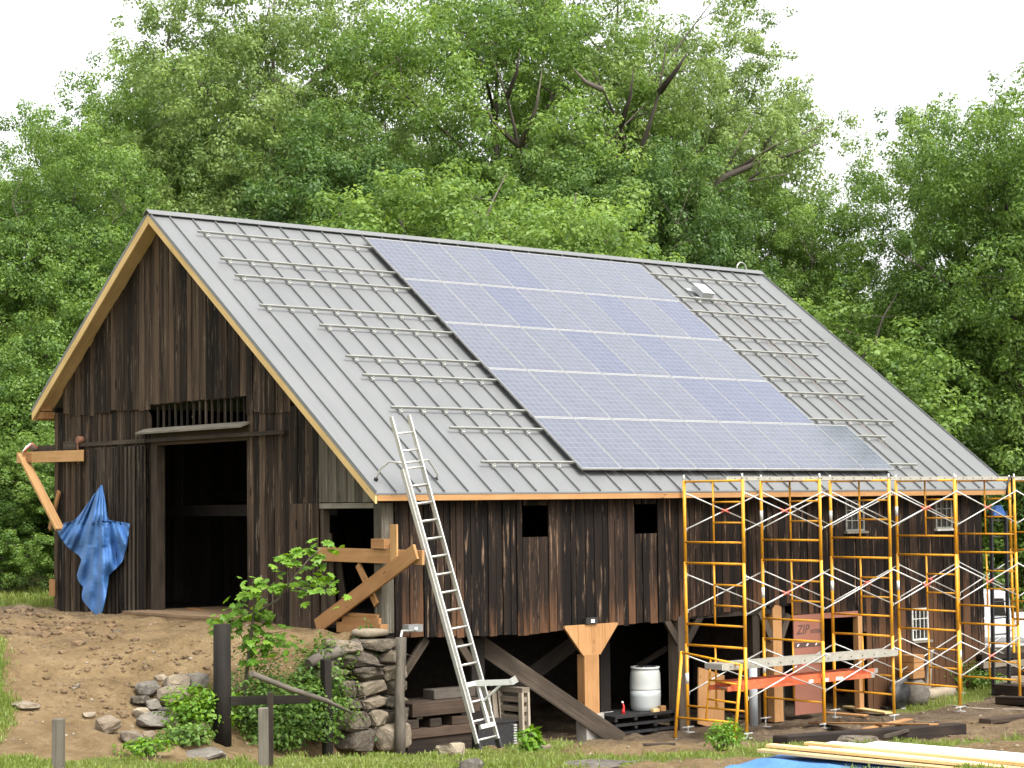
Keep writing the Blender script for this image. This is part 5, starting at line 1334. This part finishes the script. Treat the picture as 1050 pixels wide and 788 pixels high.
# ------------------------------------------------------------------ white pickup behind the barn
def pickup():
    D = 47.0
    c = dp(1036, 690, D); gz = ground(c[0], c[1])
    rt = Vector((RT[0], RT[1], 0)).normalized(); fw = Vector((FW[0], FW[1], 0)).normalized()
    rt = (rt * math.cos(.12) - fw * math.sin(.12)).normalized(); fw = Vector((-rt.y, rt.x, 0))
    org = Vector((c[0], c[1], gz))
    W = lambda x, y, z: org + rt * x + fw * y + Vector((0, 0, z))
    t = thing('pickup_truck', 'white pickup truck with dark windows parked beyond the right end of the barn', 'truck', org)
    def extr(prof, y0, y1, name, mat, par=t, bev=.03):
        m = MB(); m.prism([W(x, y0, z) for x, z in prof], fw * (y1 - y0)); return m.build(name, mat, par, bevel=bev)
    body = extr([(-3.1, .5), (-3.15, .75), (-3.05, 1.02), (-1.75, 1.12), (-1.2, 1.14), (.07, 1.14), (.08, .42), (-1.3, .38), (-2.6, .40)], 0, 1.85, 'body', 'truck_paint')
    extr([(-1.75, 1.12), (-1.25, 1.70), (-1.05, 1.76), (-.05, 1.76), (.04, 1.70), (.07, 1.12)], .10, 1.75, 'cab', 'truck_paint')
    extr([(.12, .45), (.12, 1.17), (2.45, 1.17), (2.47, .55), (2.1, .45)], 0, 1.85, 'cargo_bed', 'truck_paint')
    extr([(-1.52, 1.16), (-1.20, 1.58), (-.56, 1.60), (-.56, 1.16)], .082, .102, 'window', 'dark_glass', bev=.0)
    extr([(-.38, 1.18), (-.38, 1.60), (-.10, 1.60), (-.06, 1.18)], .082, .102, 'window', 'dark_glass', bev=.0)
    m = MB(); m.bar(W(-1.95, -.012, .62), W(2.4, -.012, .62), .02, .10); m.bar(W(-1.0, -.012, .98), W(-.85, -.012, .98), .02, .05, mi=0); m.build('side_trim', 'truck_grey', t)
    m = MB(); m.bar(W(-1.05, -.02, 1.0), W(-.82, -.02, 1.0), .03, .05); m.build('door_handle', 'dark_steel', t)
    for x in (-2.2, 1.35):
        for y in (.12, 1.73):
            m = MB(); m.tube([W(x, y - .12, .36), W(x, y + .12, .36)], .36, 20); w = m.build('wheel', 'tyre', t)
            m = MB(); m.tube([W(x, y - .13, .36), W(x, y + .13, .36)], .2, 14); m.build('rim', 'truck_grey', w)
pickup()
# stacked lumber between the truck and the scaffold
for k in range(4):
    a = dp(1000, 698 - k * 8, 43.0); b = dp(1050, 698 - k * 8, 43.5)
    gz = ground(a[0], a[1]); z = gz + .09 + k * .17
    m = MB(); m.bar((a[0], a[1], z), (b[0], b[1], z), .8 - .1 * k, .15 if k < 3 else .12, (0, 0, 1)); one('lumber_bundle', m, ['pallet_wood', 'dark_timber', 'pallet_wood', 'old_timber'][k], ['lowest', 'second', 'third', 'topmost'][k] + ' bundle of the stacked lumber in front of the pickup', 'lumber', (a[0], a[1], z), bevel=.01)

# ------------------------------------------------------------------ trees: trunk, limbs, leaf clumps
def leaf_quads(cent, nrm, dirs, ln, wd, rng):
    """diamond leaf faces, slightly folded: (n,3) centres, normals, directions; lengths, widths"""
    d = dirs - nrm * (dirs * nrm).sum(1, keepdims=True); d /= np.linalg.norm(d, axis=1, keepdims=True) + 1e-9
    s = np.cross(nrm, d)
    ln = ln[:, None]; wd = wd[:, None]
    v = np.stack([cent - d * ln * .5, cent + s * wd * .5 + d * ln * .05 + nrm * wd * .12, cent + d * ln * .5 - nrm * ln * .10, cent - s * wd * .5 + d * ln * .05 + nrm * wd * .12], 1)
    return v.reshape(-1, 3)
def make_tree(seed, H, R, base, nclump, nleaf, lsize, csize=(.9, 1.7), shape=1.0, openness=0.0, top_bias=0.0, lean=(0, 0), flat=.85, droop=.25, mat='leaf_maple', trunk_r=.28, nlimb=14):
    """returns (trunk mesh object data, crown mesh data) as unlinked prototype meshes; origin at the trunk foot"""
    rng = np.random.default_rng(seed); rr = random.Random(seed)
    cz = base + (H - base) * .5; hz = (H - base) * .5
    mb = MB()
    # trunk
    tp_ = [Vector((0, 0, -.3))]; nT = 9; ax_, ay_ = 0.0, 0.0
    for i in range(1, nT + 1):
        f = i / nT; ax_ += rng.normal(0, .16); ay_ += rng.normal(0, .16)
        tp_.append(Vector((ax_ + lean[0] * f, ay_ + lean[1] * f, H * .86 * f)))
    mb.tube(tp_, [trunk_r * (1.25 if i == 0 else (1 - .9 * i / nT)) for i in range(nT + 1)], 8)
    def trunk_at(z):
        f = np.clip(z / (H * .86), 0, 1) * nT; i = min(int(f), nT - 1); return tp_[i].lerp(tp_[i + 1], f - i)
    nodes_ = []
    for k in range(nlimb):
        f = .22 + .72 * (k + rng.random() * .7) / nlimb
        z0 = max(base * .75, H * .86 * f * .9); az = k * 2.4 + rng.normal(0, .3)
        a = trunk_at(z0); el = .25 + .8 * f
        reach = R * (.55 + .4 * rng.random()) * math.sqrt(max(.12, 1 - ((z0 + R * .35 - cz) / (hz * 1.08)) ** 2)) if abs(z0 + R * .35 - cz) < hz * 1.05 else R * .3
        pts = [a]; dv = Vector((math.cos(az), math.sin(az), el)).normalized(); p = a.copy(); n = 5
        for i in range(n):
            dv = (dv + Vector((rng.normal(0, .13), rng.normal(0, .13), rng.normal(.03, .10)))).normalized(); p = p + dv * reach / n * 1.1; pts.append(p.copy())
        r0 = trunk_r * (.5 - .3 * f); mb.tube(pts, [r0 * (1 - .85 * i / n) for i in range(n + 1)], 6)
        nodes_ += [(q, r0 * (1 - .85 * i / n)) for i, q in enumerate(pts) if i > 0]
    NP = np.array([tuple(q) for q, _ in nodes_]); NR = [r for _, r in nodes_]
    # clump centres through the crown volume, mostly towards the outside, with holes
    cl = []; tries = 0
    while len(cl) < nclump and tries < nclump * 40:
        tries += 1
        v = rng.normal(size=3); v /= np.linalg.norm(v); rad = rng.random() ** .42
        zf = v[2] * rad
        prof = (1 - .30 * shape * max(0, zf)) * (1 - .12 * max(0, -zf))
        bul = 1 + .22 * noise.noise(Vector(v * 1.9) + Vector((seed, 0, 0))) * 1.5
        p = np.array([v[0] * rad * R * prof * bul, v[1] * rad * R * prof * bul, cz + zf * hz * (1 + .10 * (bul - 1))])
        p[:2] += np.array(lean) * (p[2] / H)
        if openness and noise.noise(Vector(p * (2.2 / R)) + Vector((seed * 1.3, 5, 0))) < -.35 + openness: continue
        if p[2] < base * .8: continue
        cl.append(p)
    cl = np.array(cl); V = []; rn = []
    per = max(10, nleaf // len(cl))
    for c in cl:
        i = int(np.argmin(((NP - c) ** 2).sum(1) + 2.0 * np.maximum(0, NP[:, 2] - c[2]))); q = Vector(NP[i]); cv = Vector(c)
        if (q - cv).length > .4:
            md = q.lerp(cv, .55) + Vector((rng.normal(0, .12), rng.normal(0, .12), .12)); r = max(.012, min(.05, NR[i] * .6)); mb.tube([q, md, cv], [r, r * .7, r * .35], 5, caps=False)
        cs = rng.uniform(*csize); n = int(per * (cs / np.mean(csize)) ** 2); tone = rng.random()
        # many small sprays of leaves gathered round the clump centre
        ns = rng.integers(9, 15); sp = np.clip(rng.normal(size=(ns, 3)), -1.5, 1.5) * np.array([.54, .54, .40]) * cs
        sp[:, 2] -= (sp[:, 0] ** 2 + sp[:, 1] ** 2) * droop / cs
        sr_ = cs * rng.uniform(.15, .36, ns); stn = rng.normal(0, .12, ns)
        w = rng.choice(ns, n, p=sr_ ** 2 / (sr_ ** 2).sum()); u = rng.normal(size=(n, 3)); u /= np.linalg.norm(u, axis=1, keepdims=True); rad = rng.random(n) ** .28
        off = u * (rad * sr_[w])[:, None] * np.array([1.1, 1.1, flat])
        pos = c + sp[w] + off
        out = off / (np.linalg.norm(off, axis=1, keepdims=True) + 1e-6)
        nr = np.array([0, 0, 1.0]) * .60 + out * .90 + rng.normal(size=(n, 3)) * .30; nr /= np.linalg.norm(nr, axis=1, keepdims=True)
        dr = out * .7 + rng.normal(size=(n, 3)) * .7 + np.array([0, 0, -.25])
        ls = lsize * rng.uniform(.65, 1.35, n)
        V.append(leaf_quads(pos, nr, dr, ls, ls * rng.uniform(.55, .8, n), rng)); rn.append(np.clip(.5 + (tone - .5) * .45 + stn[w] + rng.normal(0, .15, n), 0, 1))
    V = np.concatenate(V); rn = np.concatenate(rn); Q = np.arange(len(V)).reshape(-1, 4)
    return mb, V, Q, rn, mat
PROTO = {}
def proto(key, **kw): PROTO[key] = make_tree(**kw)
proto('maple', seed=1, H=20, R=6.0, base=3.0, nclump=185, nleaf=165000, lsize=.118, csize=(1.0, 1.9), openness=.03)
proto('maple2', seed=2, H=18, R=6.0, base=2.0, nclump=180, nleaf=155000, lsize=.118, csize=(1.0, 1.9), openness=.04)
proto('airy', seed=3, H=22, R=5.6, base=4.5, nclump=230, nleaf=125000, lsize=.118, csize=(.9, 1.6), openness=.06, mat='leaf_pale', flat=.8, nlimb=18)
proto('airy2', seed=4, H=22, R=6.6, base=5.0, nclump=200, nleaf=98000, lsize=.12, csize=(.85, 1.5), openness=.12, mat='leaf_pale', flat=.8, nlimb=20, shape=.6)
proto('dark', seed=5, H=16, R=5.0, base=1.5, nclump=140, nleaf=105000, lsize=.13, csize=(1.0, 1.8), openness=.04, mat='leaf_dark')
proto('low', seed=6, H=9, R=4.2, base=.6, nclump=100, nleaf=95000, lsize=.098, csize=(.8, 1.4), openness=.04)
MESH = {}
def place_tree(key, name, label, u, dep, vtop, kx=1.0, rot=0.0, lean=None, dz=0.0, mat=None):
    """a tree whose foot is on the ground at depth dep under photo column u and whose top reaches row vtop"""
    p = dp(u, 517, dep); z0 = float(terrain_z(p[0], p[1])); top = dp(u, vtop, dep)[2]
    mb, V, Q, rn, lm = PROTO[key]; H0 = {'maple': 20, 'maple2': 18, 'airy': 22, 'airy2': 22, 'dark': 16, 'low': 9}[key]
    t = thing(name, label, 'tree', (p[0], p[1], z0), 'trees behind the barn')
    lm = mat or lm
    if (key, lm) not in MESH:
        a = mb.build('trunk', 'bark', t, origin=(0, 0, 0)); b = np_mesh('crown', V, Q, lm, None, attrs=[('rnd', 'FACE', rn)])
        MESH[(key, lm)] = (a, b)
    else:
        a, b = (q.copy() for q in MESH[(key, lm)]); C.objects.link(a); C.objects.link(b)
    a.parent = t; b.parent = t; a.location = (0, 0, 0); b.location = (0, 0, 0)
    k = (top - z0) / H0
    t.scale = (k * kx, k * kx, k); t.rotation_euler = (0, 0, rot)
    return t
T = [
 ('maple', 'maple_tree', 'dense mid green maple at the far left edge, cut by the frame', -30, 58, 118, 1.0, .4),
 ('maple2', 'maple_tree', 'bushy mid green maple left of the barn with its foliage down to the meadow', 62, 54, 118, .95, 1.1),
 ('maple', 'maple_tree', 'tall mid green maple standing behind the gable peak on the left', 130, 62, 40, .85, 2.5),
 ('low', 'maple_sapling', 'low bushy maple at the edge of the meadow beyond the far gable corner', 10, 51, 345, 1.0, .3),
 ('low', 'maple_sapling', 'low bushy maple crowding the far gable corner', 95, 52, 300, 1.0, 2.2),
 ('airy', 'ash_tree', 'tall pale yellow green airy tree rising over the left end of the ridge', 275, 60, -110, .95, .9),
 ('maple2', 'maple_tree', 'mid green maple filling the gap behind the pale airy tree on the left', 215, 68, 30, .9, 3.9),
 ('maple', 'maple_tree', 'large mid green maple rising above the middle of the ridge', 505, 60, -90, 1.0, 4.4),
 ('airy', 'ash_tree', 'pale airy tree set back between the big middle maple and the tall airy tree', 395, 68, 12, .8, 2.9),
 ('airy2', 'ash_tree', 'tall open pale green tree with dark forking limbs above the solar panels', 640, 62, -110, .9, 1.7),
 ('airy2', 'ash_tree', 'open pale green tree reaching to the right towards the white sky', 745, 64, -5, .85, 4.6),
 ('dark', 'dark_tree', 'dark green tree low behind the panels at the right half of the ridge', 700, 57, 150, .9, .5),
 ('dark', 'dark_tree', 'dark green tree low behind the middle of the ridge', 575, 56, 150, 1.0, 2.8),
 ('low', 'maple_sapling', 'bright low tree topping the ridge above the leftmost solar panels', 450, 53, 168, 1.1, 1.9),
 ('dark', 'dark_tree', 'dark green tree low behind the left part of the ridge', 350, 56, 120, 1.0, 5.2),
 ('low', 'maple_sapling', 'bright low tree topping the ridge above the middle solar panels', 545, 52, 175, 1.0, 4.9),
 ('maple2', 'maple_tree', 'mid green tree of middle height right of the ridge end, below the sky gap', 815, 60, 185, .95, .2),
 ('maple', 'maple_tree', 'big dense maple with clumped foliage filling the right side', 988, 58, 94, .86, 5.6),
 ('maple2', 'maple_tree', 'dense maple at the right edge, cut by the frame', 1060, 54, 80, .95, 3.1),
 ('low', 'maple_sapling', 'low bushy tree behind the sloping right roof edge', 880, 55, 295, 1.2, 1.2),
 ('low', 'maple_sapling', 'low bushy tree beyond the right eave corner of the barn', 1000, 57, 345, 1.2, 3.6),
 ('dark', 'dark_tree', 'dark tree deep in shade beyond the white pickup', 1035, 66, 330, 1.1, .8),
 ('low', 'maple_sapling', 'low bush of foliage at the far side of the meadow touching the left frame edge', -8, 49, 455, 1.3, 2.0),
 ('low', 'maple_sapling', 'low bush of foliage on the meadow just left of the far gable corner', 48, 50, 440, 1.3, 4.0),
 ('dark', 'dark_tree', 'dark tree behind the meadow at the left', 25, 66, 300, 1.1, 3.3),
]
TREES = [place_tree(key, name, lab, u, d_, vt, kx, rot) for (key, name, lab, u, d_, vt, kx, rot) in T]
# the long bare limb that sweeps right from the open tree above the panels
tl = TREES[10]; m = MB()
LB = [Vector(dp(u, v, 59.2)) for u, v in ((705, 300), (702, 245), (716, 205), (742, 182), (775, 168), (806, 160), (838, 148))]
m.tube(LB, [.19, .17, .15, .12, .10, .07, .03], 7)
for k, (u, v) in enumerate(((742, 150), (770, 128), (800, 130), (735, 215), (812, 178), (845, 128))):
    q = LB[min(2 + k % 4, 5)]; e = Vector(dp(u, v, 59.0)); m.tube([q, q.lerp(e, .5) + Vector((0, 0, .15)), e], [.06, .04, .015], 5)
def fork(t_, runs, dep, r0):
    m_ = MB()
    for run in runs:
        P = [Vector(dp(u, v, dep + .012 * (v - 150))) for u, v in run]; n_ = len(P)
        m_.tube(P, [r0 * (1 - .92 * k / (n_ - 1)) for k in range(n_)], 6)
    o_ = m_.build('limb', 'bark', t_, origin=(0, 0, 0)); o_.matrix_parent_inverse = Matrix.LocRotScale(t_.location, t_.rotation_euler, t_.scale).inverted(); o_.location = (0, 0, 0)
fork(TREES[9], [((650, 262), (646, 220), (648, 175), (636, 130), (618, 92), (600, 60)), ((648, 178), (662, 140), (676, 95), (684, 40)), ((646, 220), (672, 190), (704, 172), (720, 168)), ((648, 176), (630, 160), (612, 120)), ((636, 130), (646, 100), (650, 70)), ((676, 95), (695, 70), (706, 52)), ((618, 92), (600, 84), (588, 70))], 57.6, .105)
fork(TREES[7], [((540, 200), (532, 150), (520, 100), (505, 60)), ((533, 150), (550, 110), (556, 70)), ((520, 100), (530, 74), (533, 50)), ((532, 150), (508, 128), (492, 100))], 56.5, .09)
lo = m.build('limb', 'bark', tl, origin=(0, 0, 0)); lo.matrix_parent_inverse = Matrix.LocRotScale(tl.location, tl.rotation_euler, tl.scale).inverted(); lo.location = (0, 0, 0)
# far wood closing the view low down between the trunks
rngw = np.random.default_rng(8); VV = []; RNN = []
def wood_band(u0, u1, d0, d1, vlo, vhi, n):
    uu = rngw.uniform(u0, u1, n); dd = rngw.uniform(d0, d1, n); zz = rngw.random(n)
    P = np.stack([dp(a, 517, b) for a, b in zip(uu, dd)]); topz = np.array([dp(a, vhi + 60 * (vnoise(a, 3.0, 45.0) - .5), b)[2] for a, b in zip(uu, dd)]); g0 = terrain_z(P[:, 0], P[:, 1])
    P[:, 2] = g0 + (topz - g0) * zz
    nr = rngw.normal(size=(n, 3)) * .6 + np.array([0, 0, .9]); nr /= np.linalg.norm(nr, axis=1, keepdims=True)
    ls = rngw.uniform(.5, .95, n); VV.append(leaf_quads(P, nr, rngw.normal(size=(n, 3)), ls, ls * .7, rngw)); RNN.append(rngw.random(n))
wood_band(-150, 1200, 78, 92, 620, 300, 22000)
wood_band(150, 700, 76, 88, 400, 190, 9000)
V = np.concatenate(VV); o = np_mesh('far_wood', V, np.arange(len(V)).reshape(-1, 4), 'far_leaves', attrs=[('rnd', 'FACE', np.concatenate(RNN))])
tag(o, 'dark far wood seen low between the trees', 'wood', None, 'stuff')

# ------------------------------------------------------------------ sapling, bush, weeds
def lobed_leaf(c, n, d, size, lobes=5):
    """one maple-like leaf as a small fan"""
    n = Vector(n).normalized(); d = Vector(d); d = (d - n * d.dot(n)).normalized(); s = n.cross(d); c = Vector(c)
    pts = [c - d * size * .35]
    ang = [-2.2, -1.75, -1.35, -.95, -.55, -.3, 0, .3, .55, .95, 1.35, 1.75, 2.2]; rad = [.42, .55, .34, .60, .38, .52, .66, .52, .38, .60, .34, .55, .42]
    for a, r in zip(ang, rad): pts.append(c + (d * math.cos(a) + s * math.sin(a)) * r * size - n * size * .10 * (r > .5))
    return pts, [(0, i, i + 1) for i in range(1, len(ang))]
def leafy(mb, pts, n, spread, size, rng, tone=.5):
    for _ in range(n):
        p = rng.choice(pts); c = Vector(p) + Vector((rng.gauss(0, spread), rng.gauss(0, spread), rng.gauss(0, spread * .7)))
        nn = Vector((rng.gauss(-.25, .4), rng.gauss(-.3, .4), 1)); dd = Vector((rng.gauss(0, 1), rng.gauss(0, 1), -.3))
        P, F = lobed_leaf(c, nn, dd, size * rng.uniform(.6, 1.3)); mb.add(P, F, None, min(1, max(0, rng.gauss(tone, .25))))
sr = random.Random(21)
b0 = gp(246, 748)
def SP(u, v, t): return Vector(dp(u, v, t))
td = float(np.dot(b0 - CAM, FW))
t = thing('sapling', 'young maple sapling with bright green leaves reaching right before the gable', 'sapling', b0)
mn = [Vector(b0), SP(252, 700, td), SP(257, 655, td), SP(262, 615, td - .1), SP(268, 590, td - .2)]
br1 = [SP(262, 630, td), SP(285, 615, td - .3), SP(300, 594, td - .4), SP(318, 572, td - .5), SP(330, 562, td - .5)]
br2 = [SP(300, 600, td - .4), SP(320, 608, td - .5), SP(340, 606, td - .5)]; br3 = [SP(255, 665, td), SP(240, 640, td + .1), SP(232, 632, td + .1)]; br4 = [SP(257, 660, td), SP(275, 650, td + .2), SP(290, 648, td + .3)]
m = MB(); m.tube(mn, [.035, .03, .026, .018, .01], 6); m.tube(br1, [.02, .018, .014, .01, .006], 6); m.tube(br2, [.010, .008, .004], 5); m.tube(br3, [.012, .009, .005], 5); m.tube(br4, [.012, .009, .005], 5); m.build('stem', 'branch_bark', t)
m = MB()
leafy(m, [SP(u, v, td - .4) for u, v in ((300, 580), (318, 570), (330, 565), (342, 560), (305, 568), (326, 578), (336, 590), (296, 575))], 55, .11, .155, sr, .7)
leafy(m, [SP(u, v, td - .4) for u, v in ((270, 600), (285, 602), (310, 605), (330, 606), (345, 610), (322, 598), (297, 600), (262, 605))], 70, .12, .155, sr, .65)
leafy(m, [SP(u, v, td) for u, v in ((246, 630), (258, 625), (270, 632), (280, 650), (262, 648), (245, 645), (232, 636), (252, 660), (275, 668), (290, 650), (266, 660))], 150, .15, .155, sr, .65)
leafy(m, [SP(u, v, td) for u, v in ((222, 634), (235, 650), (285, 672), (262, 676))], 22, .12, .15, sr, .5)
m.build('foliage', 'leaf_bright', t)
def bush(u, v, w, h, n, lsize, mat, label, seed, d=None, name='bush', stems=7, cat='bush'):
    """small plant: arching stems and many small leaf faces"""
    rng = np.random.default_rng(seed); p = gp(u, v); d = d or w * .6
    t = thing(name, label, cat, p)
    m = MB(); tips = []
    for k in range(stems):
        a = rng.uniform(0, 6.28); r = rng.random() ** .5; e = Vector((math.cos(a) * w / 2 * r, math.sin(a) * d / 2 * r, h * (.55 + .4 * rng.random()) * (1 - .4 * r))); md = e * .5 + Vector((0, 0, h * .15)); tips.append(e)
        P0 = Vector(p); m.tube([P0 + Vector((e.x * .2, e.y * .2, -.03)), P0 + md, P0 + e], [.012, .009, .004], 5, caps=False)
    m.build('stem', 'branch_bark', t)
    v_ = rng.normal(size=(n, 3)); v_ /= np.linalg.norm(v_, axis=1, keepdims=True); rad = rng.random(n) ** .4
    blob = np.array([1 + .55 * noise.noise(Vector(q * 2.1) + Vector((seed, 0, 0))) for q in v_])
    P = v_ * (rad * blob)[:, None] * np.array([w / 2, d / 2, h / 2]) + np.array([0, 0, h * .46]); P[:, 2] = np.maximum(P[:, 2], .02)
    nr = v_ * .4 + rng.normal(size=(n, 3)) * .45 + np.array([0, 0, .8]); nr /= np.linalg.norm(nr, axis=1, keepdims=True)
    ls = lsize * rng.uniform(.6, 1.4, n); V = leaf_quads(P, nr, v_ + rng.normal(size=(n, 3)) * .7, ls, ls * .55, rng)
    np_mesh('foliage', V, np.arange(len(V)).reshape(-1, 4), mat, t, attrs=[('rnd', 'FACE', np.clip(rng.normal(.5, .24, n) , 0, 1))])
    return t
bush(300, 765, 2.3, 1.15, 5200, .08, 'leaf_weed', 'wide green bush before the stone wall under the slanting branch', 31, stems=12)
bush(328, 762, 1.25, 1.75, 3600, .075, 'leaf_weed', 'leafy bush climbing the left part of the stone wall', 32)
bush(264, 752, 1.3, 1.45, 1700, .065, 'leaf_weed', 'loose feathery weeds behind the sapling stem', 33)
bush(375, 700, .55, 1.0, 800, .075, 'leaf_weed', 'creeper hanging over the middle of the stone wall', 34, d=.3)
bush(205, 752, 1.3, .75, 1900, .085, 'leaf_bright', 'bright low weeds left of the thick dark post', 35)
bush(190, 765, 1.0, .35, 700, .08, 'leaf_weed', 'low weeds at the foot of the stone pile', 36)
bush(285, 768, 1.4, .45, 1200, .08, 'leaf_weed', 'low weeds at the foot of the pale grey post', 41)
bush(150, 775, .9, .28, 500, .07, 'leaf_bright', 'small bright weed clump beside the rounded boulder', 42)
bush(330, 690, .8, .4, 500, .07, 'leaf_weed', 'low weeds on top of the bank beside the log', 43)
bush(385, 765, .8, .35, 600, .08, 'leaf_weed', 'low weeds at the foot of the stone wall', 44)
bush(425, 768, .8, .35, 450, .09, 'leaf_weed', 'weeds in front of the dark timber stack', 45)
bush(545, 772, .45, .42, 240, .13, 'leaf_bright', 'broad leaved weed in front of the upright pallet', 37, name='weed')
bush(745, 768, .75, .42, 700, .07, 'leaf_bright', 'tuft of bright weeds in front of the loose scaffold frame', 38, name='weed')
bush(985, 705, 1.7, .65, 1200, .08, 'leaf_weed', 'tall grassy weeds along the right end of the barn wall', 39)
bush(1012, 704, 1.2, .38, 500, .08, 'leaf_weed', 'weeds beyond the barn corner below the pickup', 40)
# ------------------------------------------------------------------ grass
rg = np.random.default_rng(77)
def grass(u0, u1, v0, v1, n, hmin, hmax, thr=.45):
    uu = rg.uniform(u0, u1, n); vv = rg.uniform(v0, v1, n); P = []
    D = FW[None] + RT[None] * ((uu - 525) / FPX)[:, None] - UP[None] * ((vv - 394) / FPX)[:, None]
    t = np.full(n, 14.0); done = np.zeros(n, bool)
    for _ in range(700):
        Q = CAM + D * t[:, None]; hit = Q[:, 2] < terrain_z(Q[:, 0], Q[:, 1]) + rough(Q[:, 0], Q[:, 1])
        done |= hit; t = np.where(done, t, t + .08)
        if done.all(): break
    Q = CAM + D * t[:, None]; ok = done & (grassy(Q[:, 0], Q[:, 1]) + rg.normal(0, .12, n) > thr) ; Q = Q[ok]; Q[:, 2] = terrain_z(Q[:, 0], Q[:, 1]) + rough(Q[:, 0], Q[:, 1]) - .01
    Q[:, :2] += rg.normal(0, .06, (len(Q), 2))
    m = len(Q); h = rg.uniform(hmin, hmax, m) * (.6 + .8 * vnoise(Q[:, 0], Q[:, 1], .6)); a = rg.uniform(0, 6.28, m); w = rg.uniform(.006, .014, m)
    s = np.stack([np.cos(a), np.sin(a), np.zeros(m)], 1) * w[:, None]; ln = np.stack([np.cos(a + 1.57 + rg.normal(0, .6, m)), np.sin(a + 1.57 + rg.normal(0, .6, m)), np.zeros(m)], 1) * (h * rg.uniform(.15, .6, m))[:, None]; up = np.array([0, 0, 1.0]) * h[:, None]
    v4 = np.stack([Q - s, Q + s, Q + s * .35 + ln + up, Q - s * .35 + ln + up], 1)
    tone = np.clip(.35 + .5 * vnoise(Q[:, 0] + 7, Q[:, 1], .9) + rg.normal(0, .18, m), 0, 1)
    return v4.reshape(-1, 3), tone
parts = [grass(-25, 1075, 750, 800, 46000, .02, .065), grass(-20, 130, 608, 640, 9000, .08, .16), grass(-25, 40, 655, 790, 7000, .03, .09), grass(930, 1050, 690, 760, 5000, .05, .14)]
V = np.concatenate([q[0] for q in parts]); tn = np.concatenate([q[1] for q in parts])
o = np_mesh('grass', V, np.arange(len(V)).reshape(-1, 4), 'grass_blade', attrs=[('rnd', 'FACE', tn)])
tag(o, 'short uneven grass in the foreground and on the meadow', 'grass', None, 'stuff')
# pebbles and crumbs of earth on the bare ground
n = 1000; uu = rg.uniform(0, 1050, n); vv = rg.uniform(640, 786, n); m = MB()
for u, v in zip(uu, vv):
    p = gp(u, v)
    if p[1] > 12 or grassy(p[0], p[1]) > .4 or (0 < p[0] < 16.4 and p[1] > -.05) or p[2] > 3.2: continue
    r = .008 + .026 * rg.random() ** 4; V_, F_ = rockpts((p[0], p[1], p[2] + r * .2), r * 1.2, r, r * .7, rg.uniform(0, 99), 1, .8, .2); m.add(V_, F_, None, float(rg.random()), False)
o = m.build('pebbles', 'pale_stone', None, (0, 0, 0)); tag(o, 'small pale stones and crumbs strewn over the bare dirt', 'pebbles', None, 'stuff')

# clods of dug earth on the spoil heap and the slope
m = MB()
for (u0, u1, v0, v1, n, r0, r1) in ((-30, 110, 630, 655, 240, .015, .10), (20, 230, 660, 745, 420, .012, .06), (690, 1050, 725, 765, 260, .012, .05)):
    for u, v in zip(rg.normal((u0 + u1) / 2, (u1 - u0) * .36, n), rg.uniform(v0, v1, n) + rg.normal(0, 4, n)):
        p = gp(u, v)
        if p[1] > 11 or grassy(p[0], p[1]) > .4 or (0 < p[0] < 16.4 and p[1] > -.05): continue
        r = r0 + (r1 - r0) * rg.random() ** 3; V_, F_ = rockpts((p[0], p[1], p[2] + r * .1), r * 1.3, r, r * .7, rg.uniform(0, 99), 1, .9, .35); m.add(V_, F_, None, float(rg.random()), False)
o = m.build('earth_clods', 'clod', None, (0, 0, 0)); tag(o, 'brown clods of dug earth on the heap and slope', 'earth clods', None, 'stuff')

for o in bpy.data.objects:
    if '_w' in o: del o['_w']
